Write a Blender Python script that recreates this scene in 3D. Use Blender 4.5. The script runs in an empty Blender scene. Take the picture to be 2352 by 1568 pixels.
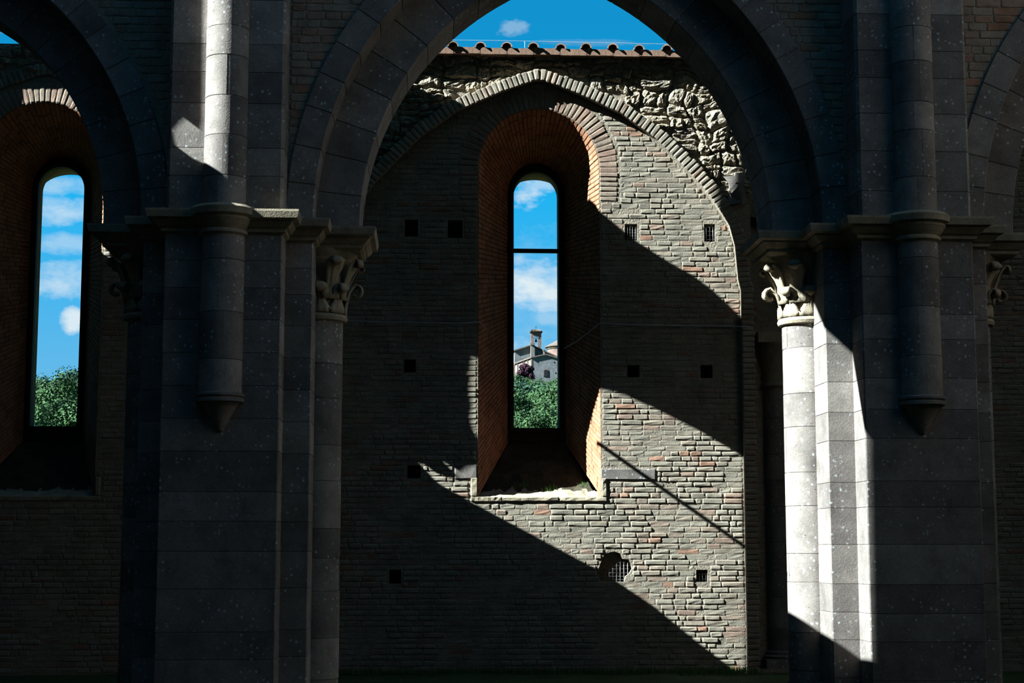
import bpy, math, random
from mathutils import Vector, noise
from mathutils.geometry import tessellate_polygon
R = math.radians
rnd = random.Random(7)
sc = bpy.context.scene
COL = sc.collection

# ------------------------------------------------------------------ camera
F = 3760.0; YAW = R(3.0); PIT = R(7.15); EYE = 1.6
def ray(px, py):
    x = (px-1176)/F; z = -(py-784)/F; y = 1.0
    y, z = y*math.cos(PIT)-z*math.sin(PIT), y*math.sin(PIT)+z*math.cos(PIT)
    return x*math.cos(YAW)+y*math.sin(YAW), -x*math.sin(YAW)+y*math.cos(YAW), z
def at(px, py, Y):                       # survey: a sight line met with the plane at distance Y
    x, y, z = ray(px, py); t = Y/y
    return Vector((x*t, Y, EYE+z*t))
cam = bpy.data.cameras.new('camera'); co = bpy.data.objects.new('camera', cam); COL.objects.link(co)
cam.sensor_width = 36; cam.lens = F/2352*36; cam.clip_end = 3000
co.location = (0, 0, EYE); co.rotation_euler = (R(90)+PIT, 0, -YAW)
sc.camera = co

# sun: travels (SK, 1, -SS*SK)
SK, SS = 3.7, 0.70
SDIR = Vector((SK, 1, -SS*SK)).normalized()

# ------------------------------------------------------------------ helpers
class MB:
    def __init__(s): s.v = []; s.f = []; s.t = []; s.m = []; s.sm = []
    def add(s, verts, faces, tint=0.5, mat=0, smooth=False):
        b = len(s.v); s.v.extend([tuple(p) for p in verts])
        for f in faces:
            s.f.append(tuple(b+i for i in f)); s.t.append(tint); s.m.append(mat); s.sm.append(smooth)
    def build(s, name, mats, parent=None, loc=None):
        me = bpy.data.meshes.new(name); me.from_pydata(s.v, [], s.f)
        a = me.attributes.new('tint', 'FLOAT', 'FACE'); a.data.foreach_set('value', s.t)
        if not isinstance(mats, (list, tuple)): mats = [mats]
        for m in mats: me.materials.append(m)
        me.polygons.foreach_set('material_index', s.m)
        me.polygons.foreach_set('use_smooth', s.sm)
        me.update()
        o = bpy.data.objects.new(name, me); COL.objects.link(o)
        if parent is not None: o.parent = parent
        if loc is not None: o.location = loc
        return o
def tag(o, label=None, cat=None, group=None, kind=None):
    if label: o['label'] = label
    if cat: o['category'] = cat
    if group: o['group'] = group
    if kind: o['kind'] = kind
    return o
def struct(o): o['kind'] = 'structure'; return o
def empty(name, loc=(0, 0, 0), rz=0):
    o = bpy.data.objects.new(name, None); COL.objects.link(o); o.location = loc; o.rotation_euler = (0, 0, rz)
    o.empty_display_size = .2
    return o
def copy_tree(o, parent=None):
    c = o.copy(); COL.objects.link(c); c.parent = parent
    for ch in list(o.children): copy_tree(ch, c)
    return c
BOXF = [(0,3,2,1),(4,5,6,7),(0,1,5,4),(1,2,6,5),(2,3,7,6),(3,0,4,7)]
def box(mb, x0, x1, y0, y1, z0, z1, tint=.5, mat=0):
    mb.add([(x0,y0,z0),(x1,y0,z0),(x1,y1,z0),(x0,y1,z0),(x0,y0,z1),(x1,y0,z1),(x1,y1,z1),(x0,y1,z1)], BOXF, tint, mat)
def tube(mb, pts, rad, seg=8, tint=.5, mat=0, cap=True):
    pts = [Vector(p) for p in pts]; n = len(pts)
    rads = rad if isinstance(rad, (list, tuple)) else [rad]*n
    vs = []; fs = []
    up = Vector((0, 0, 1))
    for i, p in enumerate(pts):
        d = (pts[min(i+1, n-1)]-pts[max(i-1, 0)]).normalized()
        a = d.cross(up)
        if a.length < .05: a = d.cross(Vector((0, 1, 0)))
        a.normalize(); b = d.cross(a).normalized()
        for k in range(seg):
            t = 2*math.pi*k/seg; vs.append(p+a*(rads[i]*math.cos(t))+b*(rads[i]*math.sin(t)))
    for i in range(n-1):
        for k in range(seg):
            fs.append((i*seg+k, i*seg+(k+1) % seg, (i+1)*seg+(k+1) % seg, (i+1)*seg+k))
    if cap: fs.append(tuple(range(seg))[::-1]); fs.append(tuple((n-1)*seg+k for k in range(seg)))
    mb.add(vs, fs, tint, mat, True)
def lathe(mb, prof, cx, cy, seg=32, a0=0.0, a1=2*math.pi, tint=None, mat=0, smooth=True):
    """prof: list of (radius, z) from bottom to top."""
    full = abs(a1-a0-2*math.pi) < 1e-6
    m = seg if full else seg+1
    for i in range(len(prof)-1):
        vs = []
        for (r, z) in (prof[i], prof[i+1]):
            for k in range(m):
                t = a0+(a1-a0)*k/seg; vs.append((cx+r*math.cos(t), cy+r*math.sin(t), z))
        fs = [(k, (k+1) % m, m+(k+1) % m, m+k) for k in range(seg)]
        mb.add(vs, fs, tint if tint is not None else .5, mat, smooth)
def offset_poly(P, d):                    # CCW polygon, outward offset
    n = len(P); out = []
    for i in range(n):
        a = Vector(P[i-1]); b = Vector(P[i]); c = Vector(P[(i+1) % n])
        e1 = (b-a).normalized(); e2 = (c-b).normalized()
        n1 = Vector((e1.y, -e1.x)); n2 = Vector((e2.y, -e2.x))
        k = 1+n1.dot(n2)
        out.append(b+(n1+n2)*(d/max(k, .3)))
    return out
def chamfer(P, c):
    n = len(P); out = []
    for i in range(n):
        a = Vector(P[i-1]); b = Vector(P[i]); e = Vector(P[(i+1) % n])
        cr = (b-a).x*(e-b).y-(b-a).y*(e-b).x
        if cr > 0:
            out.append(b+(a-b).normalized()*c); out.append(b+(e-b).normalized()*c)
        else: out.append(b)
    return out
def ringloft(mb, rings, tintf, mat=0, cap=True):
    """rings: list of (poly2d, z)."""
    n = len(rings[0][0])
    for i in range(len(rings)-1):
        (A, za), (B, zb) = rings[i], rings[i+1]
        for k in range(n):
            q = (k+1) % n
            mb.add([(A[k][0], A[k][1], za), (A[q][0], A[q][1], za), (B[q][0], B[q][1], zb), (B[k][0], B[k][1], zb)],
                   [(0, 1, 2, 3)], tintf(i, k), mat)
    if cap:
        for (P, z), rev in ((rings[0], True), (rings[-1], False)):
            tri = tessellate_polygon([[Vector((p[0], p[1], 0)) for p in P]])
            mb.add([(p[0], p[1], z) for p in P], [t[::-1] if rev else t for t in tri], .5, mat)
def ashlar(mb, P, z0, z1, h=.3, g=.004, inset=.007, seed=1, mat=0):
    """coursed stone prism: every course slightly separated by a raked joint."""
    r = random.Random(seed); Q = offset_poly(P, -inset)
    rings = []; z = z0; tints = []
    while z < z1-.02:
        hh = h*r.uniform(.75, 1.25)
        if z+hh > z1-.12: hh = z1-z
        rings += [(Q, z), (P, z+g), (P, z+hh-g), (Q, z+hh)]
        base = r.uniform(.2, .8)
        fl = [min(1, max(0, base+r.uniform(-.28, .28))) for _ in P]
        tints += [fl, fl, fl, fl]; z += hh
    ringloft(mb, rings, lambda i, k: tints[i][k], mat)
def drums(mb, cx, cy, rad, z0, z1, h=.36, a0=0., a1=2*math.pi, seg=40, seed=2, contrast=.35, mat=0):
    r = random.Random(seed); z = z0
    while z < z1-.02:
        hh = h*r.uniform(.7, 1.3)
        if z+hh > z1-.12: hh = z1-z
        base = r.uniform(.2, .8); spl = a0+(a1-a0)*r.uniform(.4, .62)
        for (b0, b1) in ((a0, spl), (spl, a1)):
            tt = min(1, max(0, base+r.uniform(-contrast, contrast)))
            rr = rad*r.uniform(.99, 1.01)
            sg = max(4, int(seg*(b1-b0)/(a1-a0)))
            lathe(mb, [(rr-.008, z), (rr, z+.004), (rr, z+hh-.004), (rr-.008, z+hh)], cx, cy, sg, b0, b1-.006, tt, mat)
        z += hh
    lathe(mb, [(rad-.01, z0), (rad-.01, z1)], cx, cy, seg, a0, a1, .2, mat)

def cushion(mb, fn, u0, u1, v0, v1, h, rr, tint, mat, jit=.004, skirt=-.02, rough=.0, sm=False, nu=4, nv=4, e=.012):
    """one brick / stone with worn edges; fn(u, v, w) -> point, w = height off the wall"""
    L = u1-u0; H = v1-v0
    e1 = min(e*rr.uniform(.7, 1.5), L*.3); e2 = min(e*rr.uniform(.7, 1.5), H*.3)
    us = [0, e1]+[e1+(L-2*e1)*i/(nu-3) for i in range(1, nu-3)]+[L-e1, L]
    vv = [0, e2]+[e2+(H-2*e2)*i/(nv-3) for i in range(1, nv-3)]+[H-e2, H]
    nu, nv = len(us), len(vv)
    vs = []; sk = rr.uniform(-1, 1)*jit
    for j in range(nv):
        for i in range(nu):
            bu = i in (0, nu-1); bv = j in (0, nv-1)
            if bu and bv:
                w = h*.05; du = (1 if i == 0 else -1)*e1*rr.uniform(.2, .7); dv = (1 if j == 0 else -1)*e2*.35
            elif bu or bv: w = h*.35; du = dv = 0
            else: w = h+rr.uniform(-1, 1)*rough; du = dv = 0
            u = u0+us[i]+du+rr.uniform(-1, 1)*jit*.6; v = v0+vv[j]+dv+rr.uniform(-1, 1)*jit*.6+sk*(us[i]/L-.5)
            vs.append(fn(u, v, w))
    fs = [(j*nu+i, j*nu+i+1, (j+1)*nu+i+1, (j+1)*nu+i) for j in range(nv-1) for i in range(nu-1)]
    loop = [i for i in range(nu)]+[j*nu+nu-1 for j in range(1, nv)]+[(nv-1)*nu+i for i in range(nu-2, -1, -1)]+[j*nu for j in range(nv-2, 0, -1)]
    b = len(vs)
    def uv(idx):
        j, i = divmod(idx, nu); return u0+us[i], v0+vv[j]
    for idx in loop:
        u, v = uv(idx); vs.append(fn(u, v, skirt))
    n = len(loop)
    for k in range(n):
        q = (k+1) % n; fs.append((loop[q], loop[k], b+k, b+q))
    mb.add(vs, fs, tint, mat, sm)

def courses(mb, fn, ulo, uhi, v0, v1, rr, skip=None, ch=.071, joint=.010, lmin=.16, lmax=.31, h=.005, hv=.004,
            rough=.003, mat=0, tintf=None, drop=.012, jit=.005, vary=None):
    v = v0
    while v < v1-.02:
        H = ch*rr.uniform(.93, 1.07)
        if v+H > v1: H = v1-v
        a, b = v+joint*.5, v+H-joint*.5
        if b-a < .02: break
        if skip is None: iv = [(ulo, uhi)]
        else:
            iv = []; st = .02; u = ulo; cur = None
            while u <= uhi:
                ok = not (skip(u, a) or skip(u, b))
                if ok and cur is None: cur = u
                if (not ok) and cur is not None: iv.append((cur, u-st)); cur = None
                u += st
            if cur is not None: iv.append((cur, uhi))
        for (p, q) in iv:
            u = p
            if q-p < .03: continue
            first = True
            while u < q-.01:
                L = rr.uniform(lmin, lmax)
                if rr.random() < .28: L *= .55
                if first: L *= rr.uniform(.3, 1); first = False
                if u+L > q-.07: L = q-u
                if L > .035 and rr.random() > drop:
                    hh = h+rr.uniform(-hv, hv)
                    jj = 1.0
                    if vary: hh, jj = vary(u, v, hh)
                    t = tintf(u, v) if tintf else rr.random()
                    jn = joint*.5*rr.uniform(.5, 1.5)*jj
                    cushion(mb, fn, u+jn, u+L-jn, a, b, hh, rr, t, mat, jit=jit, rough=rough, nu=5 if L > .2 else 4)
                u += L
        v += H

def plate(mb, outer, holes, fn, depth_vec, tint=.5, mat=0, back=True, hole_mat=0, edges=True):
    """flat slab with through holes. fn maps 2d -> 3d front point, depth_vec shifts to the back."""
    loops = [outer]+[h for h in holes]
    flat = [p for l in loops for p in l]
    tri = tessellate_polygon([[Vector((p[0], p[1], 0)) for p in l] for l in loops])
    fr = [Vector(fn(p[0], p[1])) for p in flat]; d = Vector(depth_vec)
    mb.add(fr, tri, tint, mat)
    if back: mb.add([p+d for p in fr], [t[::-1] for t in tri], tint, mat)
    b = 0
    for li, l in enumerate(loops):
        n = len(l)
        if li == 0 and not edges: b += n; continue
        A = fr[b:b+n]
        mb.add(A+[p+d for p in A], [(i, (i+1) % n, n+(i+1) % n, n+i) for i in range(n)], tint, mat if li == 0 else hole_mat)
        b += n

# ------------------------------------------------------------------ materials
def newmat(name):
    m = bpy.data.materials.new(name); m.use_nodes = True
    nt = m.node_tree; nt.nodes.clear()
    out = nt.nodes.new('ShaderNodeOutputMaterial'); bs = nt.nodes.new('ShaderNodeBsdfPrincipled')
    nt.links.new(bs.outputs[0], out.inputs[0]); bs.inputs['Roughness'].default_value = .92
    bs.inputs['Specular IOR Level'].default_value = .12
    return m, nt, bs
def N(nt, t, **kw):
    n = nt.nodes.new(t)
    for k, v in kw.items(): setattr(n, k, v)
    return n
def ramp(nt, stops, interp='LINEAR'):
    r = nt.nodes.new('ShaderNodeValToRGB'); r.color_ramp.interpolation = interp
    e = r.color_ramp.elements
    e[0].position, e[0].color = stops[0][0], (*stops[0][1], 1)
    e[1].position, e[1].color = stops[-1][0], (*stops[-1][1], 1)
    for p, c in stops[1:-1]:
        x = e.new(p); x.color = (*c, 1)
    return r
def mat_surface(name, stops, noise_scale=6., mottling=.35, fine=60., bump=.4, bdist=.01, spots=None, streak=None, pits=0., rough=.92):
    m, nt, bs = newmat(name); L = nt.links
    at_ = N(nt, 'ShaderNodeAttribute', attribute_name='tint'); tc = N(nt, 'ShaderNodeTexCoord')
    cr = ramp(nt, stops); L.new(at_.outputs['Fac'], cr.inputs[0])
    n1 = N(nt, 'ShaderNodeTexNoise'); n1.inputs['Scale'].default_value = noise_scale; n1.inputs['Detail'].default_value = 6; n1.inputs['Roughness'].default_value = .65
    L.new(tc.outputs['Object'], n1.inputs['Vector'])
    n2 = N(nt, 'ShaderNodeTexNoise'); n2.inputs['Scale'].default_value = fine; n2.inputs['Detail'].default_value = 4
    L.new(tc.outputs['Object'], n2.inputs['Vector'])
    mr = N(nt, 'ShaderNodeMapRange'); mr.inputs[1].default_value = .3; mr.inputs[2].default_value = .7
    mr.inputs[3].default_value = 1-mottling; mr.inputs[4].default_value = 1+mottling; L.new(n1.outputs[0], mr.inputs[0])
    mr2 = N(nt, 'ShaderNodeMapRange'); mr2.inputs[1].default_value = .3; mr2.inputs[2].default_value = .7
    mr2.inputs[3].default_value = .85; mr2.inputs[4].default_value = 1.15; L.new(n2.outputs[0], mr2.inputs[0])
    mu = N(nt, 'ShaderNodeMath', operation='MULTIPLY'); L.new(mr.outputs[0], mu.inputs[0]); L.new(mr2.outputs[0], mu.inputs[1])
    vm = N(nt, 'ShaderNodeVectorMath', operation='SCALE'); L.new(cr.outputs[0], vm.inputs[0]); L.new(mu.outputs[0], vm.inputs['Scale'])
    col = vm.outputs[0]; hgt = n2.outputs[0]
    if pits:
        vo = N(nt, 'ShaderNodeTexNoise'); vo.inputs['Scale'].default_value = 28; vo.inputs['Detail'].default_value = 3
        mp = N(nt, 'ShaderNodeMapping'); mp.inputs['Scale'].default_value = (1, 1, 2.6); L.new(tc.outputs['Object'], mp.inputs[0]); L.new(mp.outputs[0], vo.inputs['Vector'])
        pr = N(nt, 'ShaderNodeMapRange'); pr.inputs[1].default_value = .66; pr.inputs[2].default_value = .74
        L.new(vo.outputs[0], pr.inputs[0])
        mx = N(nt, 'ShaderNodeMix', data_type='RGBA'); mx.inputs[7].default_value = (stops[0][1][0]*.3, stops[0][1][1]*.28, stops[0][1][2]*.25, 1)
        ms = N(nt, 'ShaderNodeMath', operation='MULTIPLY'); ms.inputs[1].default_value = pits; L.new(pr.outputs[0], ms.inputs[0])
        L.new(ms.outputs[0], mx.inputs[0]); L.new(col, mx.inputs[6]); col = mx.outputs[2]
        hs = N(nt, 'ShaderNodeMath', operation='SUBTRACT'); L.new(hgt, hs.inputs[0])
        h2 = N(nt, 'ShaderNodeMath', operation='MULTIPLY'); h2.inputs[1].default_value = 1.5; L.new(pr.outputs[0], h2.inputs[0]); L.new(h2.outputs[0], hs.inputs[1])
        hgt = hs.outputs[0]
    if spots:
        v = N(nt, 'ShaderNodeTexVoronoi'); v.inputs['Scale'].default_value = spots[0]; wn = N(nt, 'ShaderNodeVectorMath', operation='SCALE'); wn.inputs['Scale'].default_value = .02; L.new(n2.outputs['Color'], wn.inputs[0])
        wa = N(nt, 'ShaderNodeVectorMath', operation='ADD'); L.new(tc.outputs['Object'], wa.inputs[0]); L.new(wn.outputs[0], wa.inputs[1]); L.new(wa.outputs[0], v.inputs['Vector'])
        sr = N(nt, 'ShaderNodeMapRange'); sr.inputs[1].default_value = .30; sr.inputs[2].default_value = .18
        L.new(v.outputs['Distance'], sr.inputs[0])
        n3 = N(nt, 'ShaderNodeTexNoise'); n3.inputs['Scale'].default_value = 1.7; n3.inputs['Detail'].default_value = 3; L.new(tc.outputs['Object'], n3.inputs['Vector'])
        r3 = N(nt, 'ShaderNodeMapRange'); r3.inputs[1].default_value = .42; r3.inputs[2].default_value = .56; L.new(n3.outputs[0], r3.inputs[0])
        sx = N(nt, 'ShaderNodeSeparateColor'); L.new(v.outputs['Color'], sx.inputs[0])
        r4 = N(nt, 'ShaderNodeMapRange'); r4.inputs[1].default_value = .45; r4.inputs[2].default_value = .55; L.new(sx.outputs[0], r4.inputs[0])
        a = N(nt, 'ShaderNodeMath', operation='MULTIPLY'); L.new(sr.outputs[0], a.inputs[0]); L.new(r3.outputs[0], a.inputs[1])
        b = N(nt, 'ShaderNodeMath', operation='MULTIPLY'); L.new(a.outputs[0], b.inputs[0]); L.new(r4.outputs[0], b.inputs[1])
        c = N(nt, 'ShaderNodeMath', operation='MULTIPLY'); c.inputs[1].default_value = spots[2]; L.new(b.outputs[0], c.inputs[0])
        mx = N(nt, 'ShaderNodeMix', data_type='RGBA'); mx.inputs[7].default_value = (*spots[1], 1)
        L.new(c.outputs[0], mx.inputs[0]); L.new(col, mx.inputs[6]); col = mx.outputs[2]
    L.new(col, bs.inputs['Base Color'])
    bp = N(nt, 'ShaderNodeBump'); bp.inputs['Strength'].default_value = bump; bp.inputs['Distance'].default_value = bdist
    L.new(hgt, bp.inputs['Height']); L.new(bp.outputs[0], bs.inputs['Normal'])
    bs.inputs['Roughness'].default_value = rough
    return m

M = {}
M['brick'] = mat_surface('weathered_brick', [(0, (0.168, 0.145, 0.108)), (.4, (0.1904, 0.162, 0.1215)), (.72, (0.1848, 0.145, 0.1062)), (.88, (0.196, 0.13, 0.0945)), (1, (0.2072, 0.105, 0.063))], 5, .3, 90, .45, .007)
M['mortar'] = mat_surface('lime_mortar', [(0, (0.1736, 0.145, 0.1062)), (1, (0.196, 0.16, 0.1188))], 4, .3, 38, 1.0, .012)
M['rbrick'] = mat_surface('sheltered_red_brick', [(0, (0.2157, 0.1051, 0.05832)), (.5, (0.2327, 0.1078, 0.05832)), (1, (0.2043, 0.08222, 0.04212))], 4, .35, 80, .35, .006)
M['rmortar'] = mat_surface('sheltered_mortar', [(0, (0.193, 0.09257, 0.05265)), (1, (0.227, 0.1102, 0.0648))], 4, .3, 45, .6, .01)
M['stone'] = mat_surface('travertine_ashlar', [(0, (0.09895, 0.08348, 0.07323)), (.5, (0.1375, 0.1167, 0.1)), (1, (0.2031, 0.1736, 0.1473))], 3, .35, 70, .35, .007, spots=(19, (.36, .39, .38), .7), pits=.7)
M['cap'] = mat_surface('carved_travertine', [(0, (0.1785, 0.145, 0.095)), (1, (0.231, 0.19, 0.133))], 5, .35, 60, .4, .008, pits=.5)
M['rubble'] = mat_surface('rubble_stone', [(0, (0.187, 0.155, 0.1092)), (.45, (0.253, 0.2, 0.133)), (.8, (0.198, 0.165, 0.1235)), (1, (0.22, 0.13, 0.095))], 9, .4, 40, 1.0, .03, pits=.8)
M['rubmortar'] = mat_surface('rubble_mortar', [(0, (.11, .09, .06)), (1, (.14, .115, .08))], 6, .4, 35, 1., .03)
M['sill_shade'] = mat_surface('shade_toned_sill', [(0, (.03, .026, .016)), (1, (.04, .034, .02))], 7, .5, 50, 1., .02)  # near-black base: shade of the window recess put into the sill colour
M['tile'] = mat_surface('terracotta_tile', [(0, (.15, .085, .055)), (.5, (.17, .12, .09)), (1, (.15, .14, .12))], 8, .4, 60, .4, .006)
M['dark'] = mat_surface('dark_oxidised_iron', [(0, (.012, .009, .008)), (1, (.02, .015, .012))], 8, .3, 60, .4, .004, rough=.7)
M['wire'] = mat_surface('galvanised_wire', [(0, (.26, .25, .24)), (1, (.3, .29, .28))], 8, .1, 60, .1, .001, rough=.5)
M['grass'] = mat_surface('grass_ground', [(0, (.03, .05, .018)), (1, (.04, .06, .02))], 3, .4, 40, 1., .03)
M['hill'] = mat_surface('hill_meadow', [(0, (.02, .045, .018)), (1, (.03, .06, .02))], .05, .4, 2, 1., .1)
M['blade'] = mat_surface('grass_blades', [(0, (.04, .09, .02)), (1, (.07, .12, .03))], 3, .3, 40, .1, .001)
M['leafA'] = mat_surface('green_foliage', [(0, (0.012, 0.03, 0.013)), (.5, (0.027, 0.0575, 0.02)), (1, (0.051, 0.09, 0.03))], .6, .45, 6, .1, .01)
M['leafB'] = mat_surface('blue_green_foliage', [(0, (0.0104, 0.0288, 0.0176)), (.5, (0.0208, 0.0504, 0.0286)), (1, (0.039, 0.0744, 0.0396))], .6, .45, 6, .1, .01)
M['leafP'] = mat_surface('purple_foliage', [(0, (.012, .005, .010)), (.6, (.03, .011, .018)), (1, (.06, .022, .03))], .6, .4, 6, .1, .01)
M['bark'] = mat_surface('bark', [(0, (.03, .022, .015)), (1, (.05, .04, .03))], 3, .3, 20, .5, .02)
M['greywall'] = mat_surface('grey_rubble_wall', [(0, (.085, .088, .092)), (1, (.11, .11, .108))], .9, .35, 4, .5, .05)
M['cream'] = mat_surface('cream_plaster', [(0, (.10, .09, .075)), (1, (.11, .10, .085))], .8, .15, 6, .2, .02)
M['fbrick'] = mat_surface('far_brick', [(0, (.10, .062, .05)), (1, (.14, .09, .07))], 1.2, .4, 5, .3, .03)
M['froof'] = mat_surface('far_roof_tile', [(0, (.07, .056, .045)), (1, (.10, .075, .06))], 2, .4, 8, .3, .03)
M['fdark'] = mat_surface('far_dark_opening', [(0, (.006, .008, .010)), (1, (.008, .010, .013))], 2, .3, 8, .1, .01)

# ------------------------------------------------------------------ surveyed numbers
WY = 21.5                                  # inner face of the outer wall
WXC = 1.49; WB = 6.58                      # window axis and wall bay
BAYS = [WXC-WB, WXC, WXC+WB]
WR, WZC, WZ0 = .813, 6.655, 2.24           # splay outline at the wall face
IR, IZC, IZ0, IY = .312, 6.505, 3.227, 22.7; IDX = .028  # the lancet opening
TOPZ = 8.26
# profile of the wall arch (intrados), from sight lines, as (|dx|, z)
_pp = [(1238,184),(1250,185),(1328,214),(1427,260),(1508,318),(1565,375),(1615,428),(1646,470),(1676,516),(1689,562),(1697,640)]
PROF = []
for p in _pp:
    q = at(p[0], p[1], WY-.1); PROF.append((q.x-WXC, q.z))
PROF[0] = (0, PROF[0][1])
HW = 2.70
PROF.append((HW, PROF[-1][1]-.15))
def zin(dx):
    dx = abs(dx)
    if dx >= HW: return -1
    for i in range(len(PROF)-1):
        (a, za), (b, zb) = PROF[i], PROF[i+1]
        if a <= dx <= b: return za+(zb-za)*(dx-a)/max(b-a, 1e-6)
    return PROF[-1][1]
SPR = PROF[-1][1]
def in_arch(x, z):
    for b in BAYS:
        d = abs(x-b)
        if d < HW and (z < SPR or z < zin(d)): return True
    return False
def in_window(x, z, grow=0.):
    for b in BAYS[:2]:
        d = abs(x-b)
        if d < WR+grow and WZ0-.0 < z < WZC: return True
        if z >= WZC and math.hypot(d, z-WZC) < WR+grow: return True
    return False
STRIPS = [(BAYS[0]+HW+.155, BAYS[1]-HW-.155), (BAYS[1]+HW+.155, BAYS[2]-HW-.155)]
STRIP_TOP = 6.25
def pxrect(x0, x1, y0, y1, Y=WY):
    a = at(x0, y0, Y); b = at(x1, y1, Y); return (a.x, b.x, b.z, a.z)
PUT = [pxrect(930,960,504,543), pxrect(1029,1062,505,546), pxrect(928,955,825,855), pxrect(936,966,1068,1098), pxrect(894,921,1308,1340),
       pxrect(1435,1464,514,552), pxrect(1617,1643,514,555), pxrect(1441,1469,838,866), pxrect(1609,1637,838,868), pxrect(1599,1626,1308,1336)]
PUT += [(x0-WB, x1-WB, z0, z1) for (x0, x1, z0, z1) in (PUT[5], PUT[6], PUT[7])]
BREACH = [at(x, y, WY) for x, y in [(1378,1334),(1378,1322),(1371,1316),(1378,1296),(1382,1286),(1388,1272),(1400,1268),(1411,1266),(1424,1270),(1430,1283),(1444,1284),(1450,1298),(1452,1306),(1445,1318),(1437,1323),(1434,1336)]]
BRP = [(p.x, p.z) for p in BREACH]
def in_poly(P, x, y):
    c = False; n = len(P)
    for i in range(n):
        (x1, y1), (x2, y2) = P[i], P[i-1]
        if (y1 > y) != (y2 > y) and x < (x2-x1)*(y-y1)/(y2-y1)+x1: c = not c
    return c
def in_put(x, z, g=.012):
    for (a, b, c, d) in PUT:
        if a-g < x < b+g and c-g < z < d+g: return True
    return in_poly(BRP, x, z)
# dressed stones set in the brickwork: (x0, x1, z0, z1)
STONES = [pxrect(1380,1506,1076,1102), pxrect(1044,1096,1066,1100)]
def in_stone(x, z):
    return any(a-.006 < x < b+.006 and c-.004 < z < d+.004 for (a, b, c, d) in STONES)
SILLX = (at(1081, 1150, WY).x, at(1394, 1150, WY).x); SILLZ = 2.19

def winline(cx, r, zc, z0, n=26):            # lancet outline, starting bottom left, clockwise over the top
    if r < .6: cx += IDX
    P = [(cx-r, z0)]
    for i in range(n+1):
        t = math.pi*(1-i/n); P.append((cx+r*math.cos(t), zc+r*math.sin(t)))
    P.append((cx+r, z0)); return P

# ------------------------------------------------------------------ outer wall
mb = MB()
X0, X1 = -8.3, 11.3
holes = []
for b in BAYS[:2]: holes.append(winline(b, WR, WZC, WZ0))
for (a, b, c, d) in PUT: holes.append([(a, c), (a, d), (b, d), (b, c)])
holes.append(BRP)
for (a, b) in STRIPS: holes.append([(a, .02), (a, STRIP_TOP), (b, STRIP_TOP), (b, .02)])
nW = 2
flat = [[(X0, -.2), (X1, -.2), (X1, TOPZ), (X0, TOPZ)]]+holes
tri = tessellate_polygon([[Vector((p[0], p[1], 0)) for p in l] for l in flat])
pts = [Vector((p[0], WY+.001, p[1])) for l in flat for p in l]
mb.add(pts, tri, .5, 0)
def recess(poly, depth, mat, tint=.5, y=WY+.001):
    n = len(poly); A = [Vector((p[0], y, p[1])) for p in poly]; B = [p+Vector((0, depth, 0)) for p in A]
    mb.add(A+B, [(i, (i+1) % n, n+(i+1) % n, n+i) for i in range(n)], tint, mat)
    t = tessellate_polygon([[Vector((p[0], p[1], 0)) for p in poly]])
    mb.add(B, t, tint, mat)
for h in holes[nW:nW+len(PUT)]: recess(h, .45, 0)
recess(BRP, .42, 0)
for h in holes[-2:]: recess(h, .29, 0)
# outside face and top of the wall
oh = [winline(b, IR+.12, IZC+.02, IZ0-.1) for b in BAYS[:2]]
plate(mb, [(X0, -.2), (X1, -.2), (X1, TOPZ), (X0, TOPZ)], oh, lambda x, z: (x, 23.05, z), (0, 0, 0), .5, 0, back=False, edges=False)
mb.add([(X0, WY, TOPZ), (X1, WY, TOPZ), (X1, 23.05, TOPZ), (X0, 23.05, TOPZ)], [(0, 1, 2, 3)], .5, 0)
mb.add([(X0, WY, -.2), (X0, 23.05, -.2), (X0, 23.05, TOPZ), (X0, WY, TOPZ)], [(0, 1, 2, 3)], .5, 0)
mb.add([(X1, WY, -.2), (X1, 23.05, -.2), (X1, 23.05, TOPZ), (X1, WY, TOPZ)], [(3, 2, 1, 0)], .5, 0)
# real bricks
RINGW = .26                                   # voussoir ring round each window
def ring_zone(x, z):
    for b in BAYS[:2]:
        if z > WZC-.45 and z < WZC and WR-.01 < abs(x-b) < WR+RINGW: return True
        if z >= WZC and math.hypot(x-b, z-WZC) < WR+RINGW+.008: return True
    return False
def skipA(x, z):
    if not in_arch(x, z): return True
    if in_window(x, z, .0) or ring_zone(x, z) or in_put(x, z) or in_stone(x, z): return True
    for b in BAYS[:2]:
        if SILLX[0]-WXC-.01 < x-b < SILLX[1]-WXC+.01 and SILLZ-.01 < z < SILLZ+.32: return True
    return False
r1 = random.Random(11)
def tintW(u, v):
    n = noise.noise(Vector((u*.8, v*1.3, 3.1)))
    t = r1.random()
    if t > .975: return .95
    if t > .93: return .85
    if v < 2.3: return t*.85
    if n > .15: return .35+.55*t
    return t*.72
def varyW(u, v, h):
    n = noise.noise(Vector((u*1.1, v*1.6, 9.)))
    if v < 3.0 and n > -.1:                   # deeper raked joints low down
        return h+.0035, 1.35
    if n < -.12: return max(.001, h*.5), .8    # smeared with mortar
    return h, 1
courses(mb, lambda u, v, w: (u, WY-w, v), -7.8, 10.2, .0, 7.95, r1, skipA, mat=1, tintf=tintW, vary=varyW)
for (a, b) in STRIPS:
    courses(mb, lambda u, v, w: (u, WY+.295-w, v), a+.01, b-.01, .0, STRIP_TOP, r1, None, mat=1, tintf=tintW)
    for s, xx in ((1, a), (-1, b)):
        courses(mb, lambda u, v, w, xx=xx, s=s: (xx+s*w*.5, u, v), WY+.0, WY+.28, .0, STRIP_TOP, r1, None, mat=1, tintf=tintW)
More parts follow.
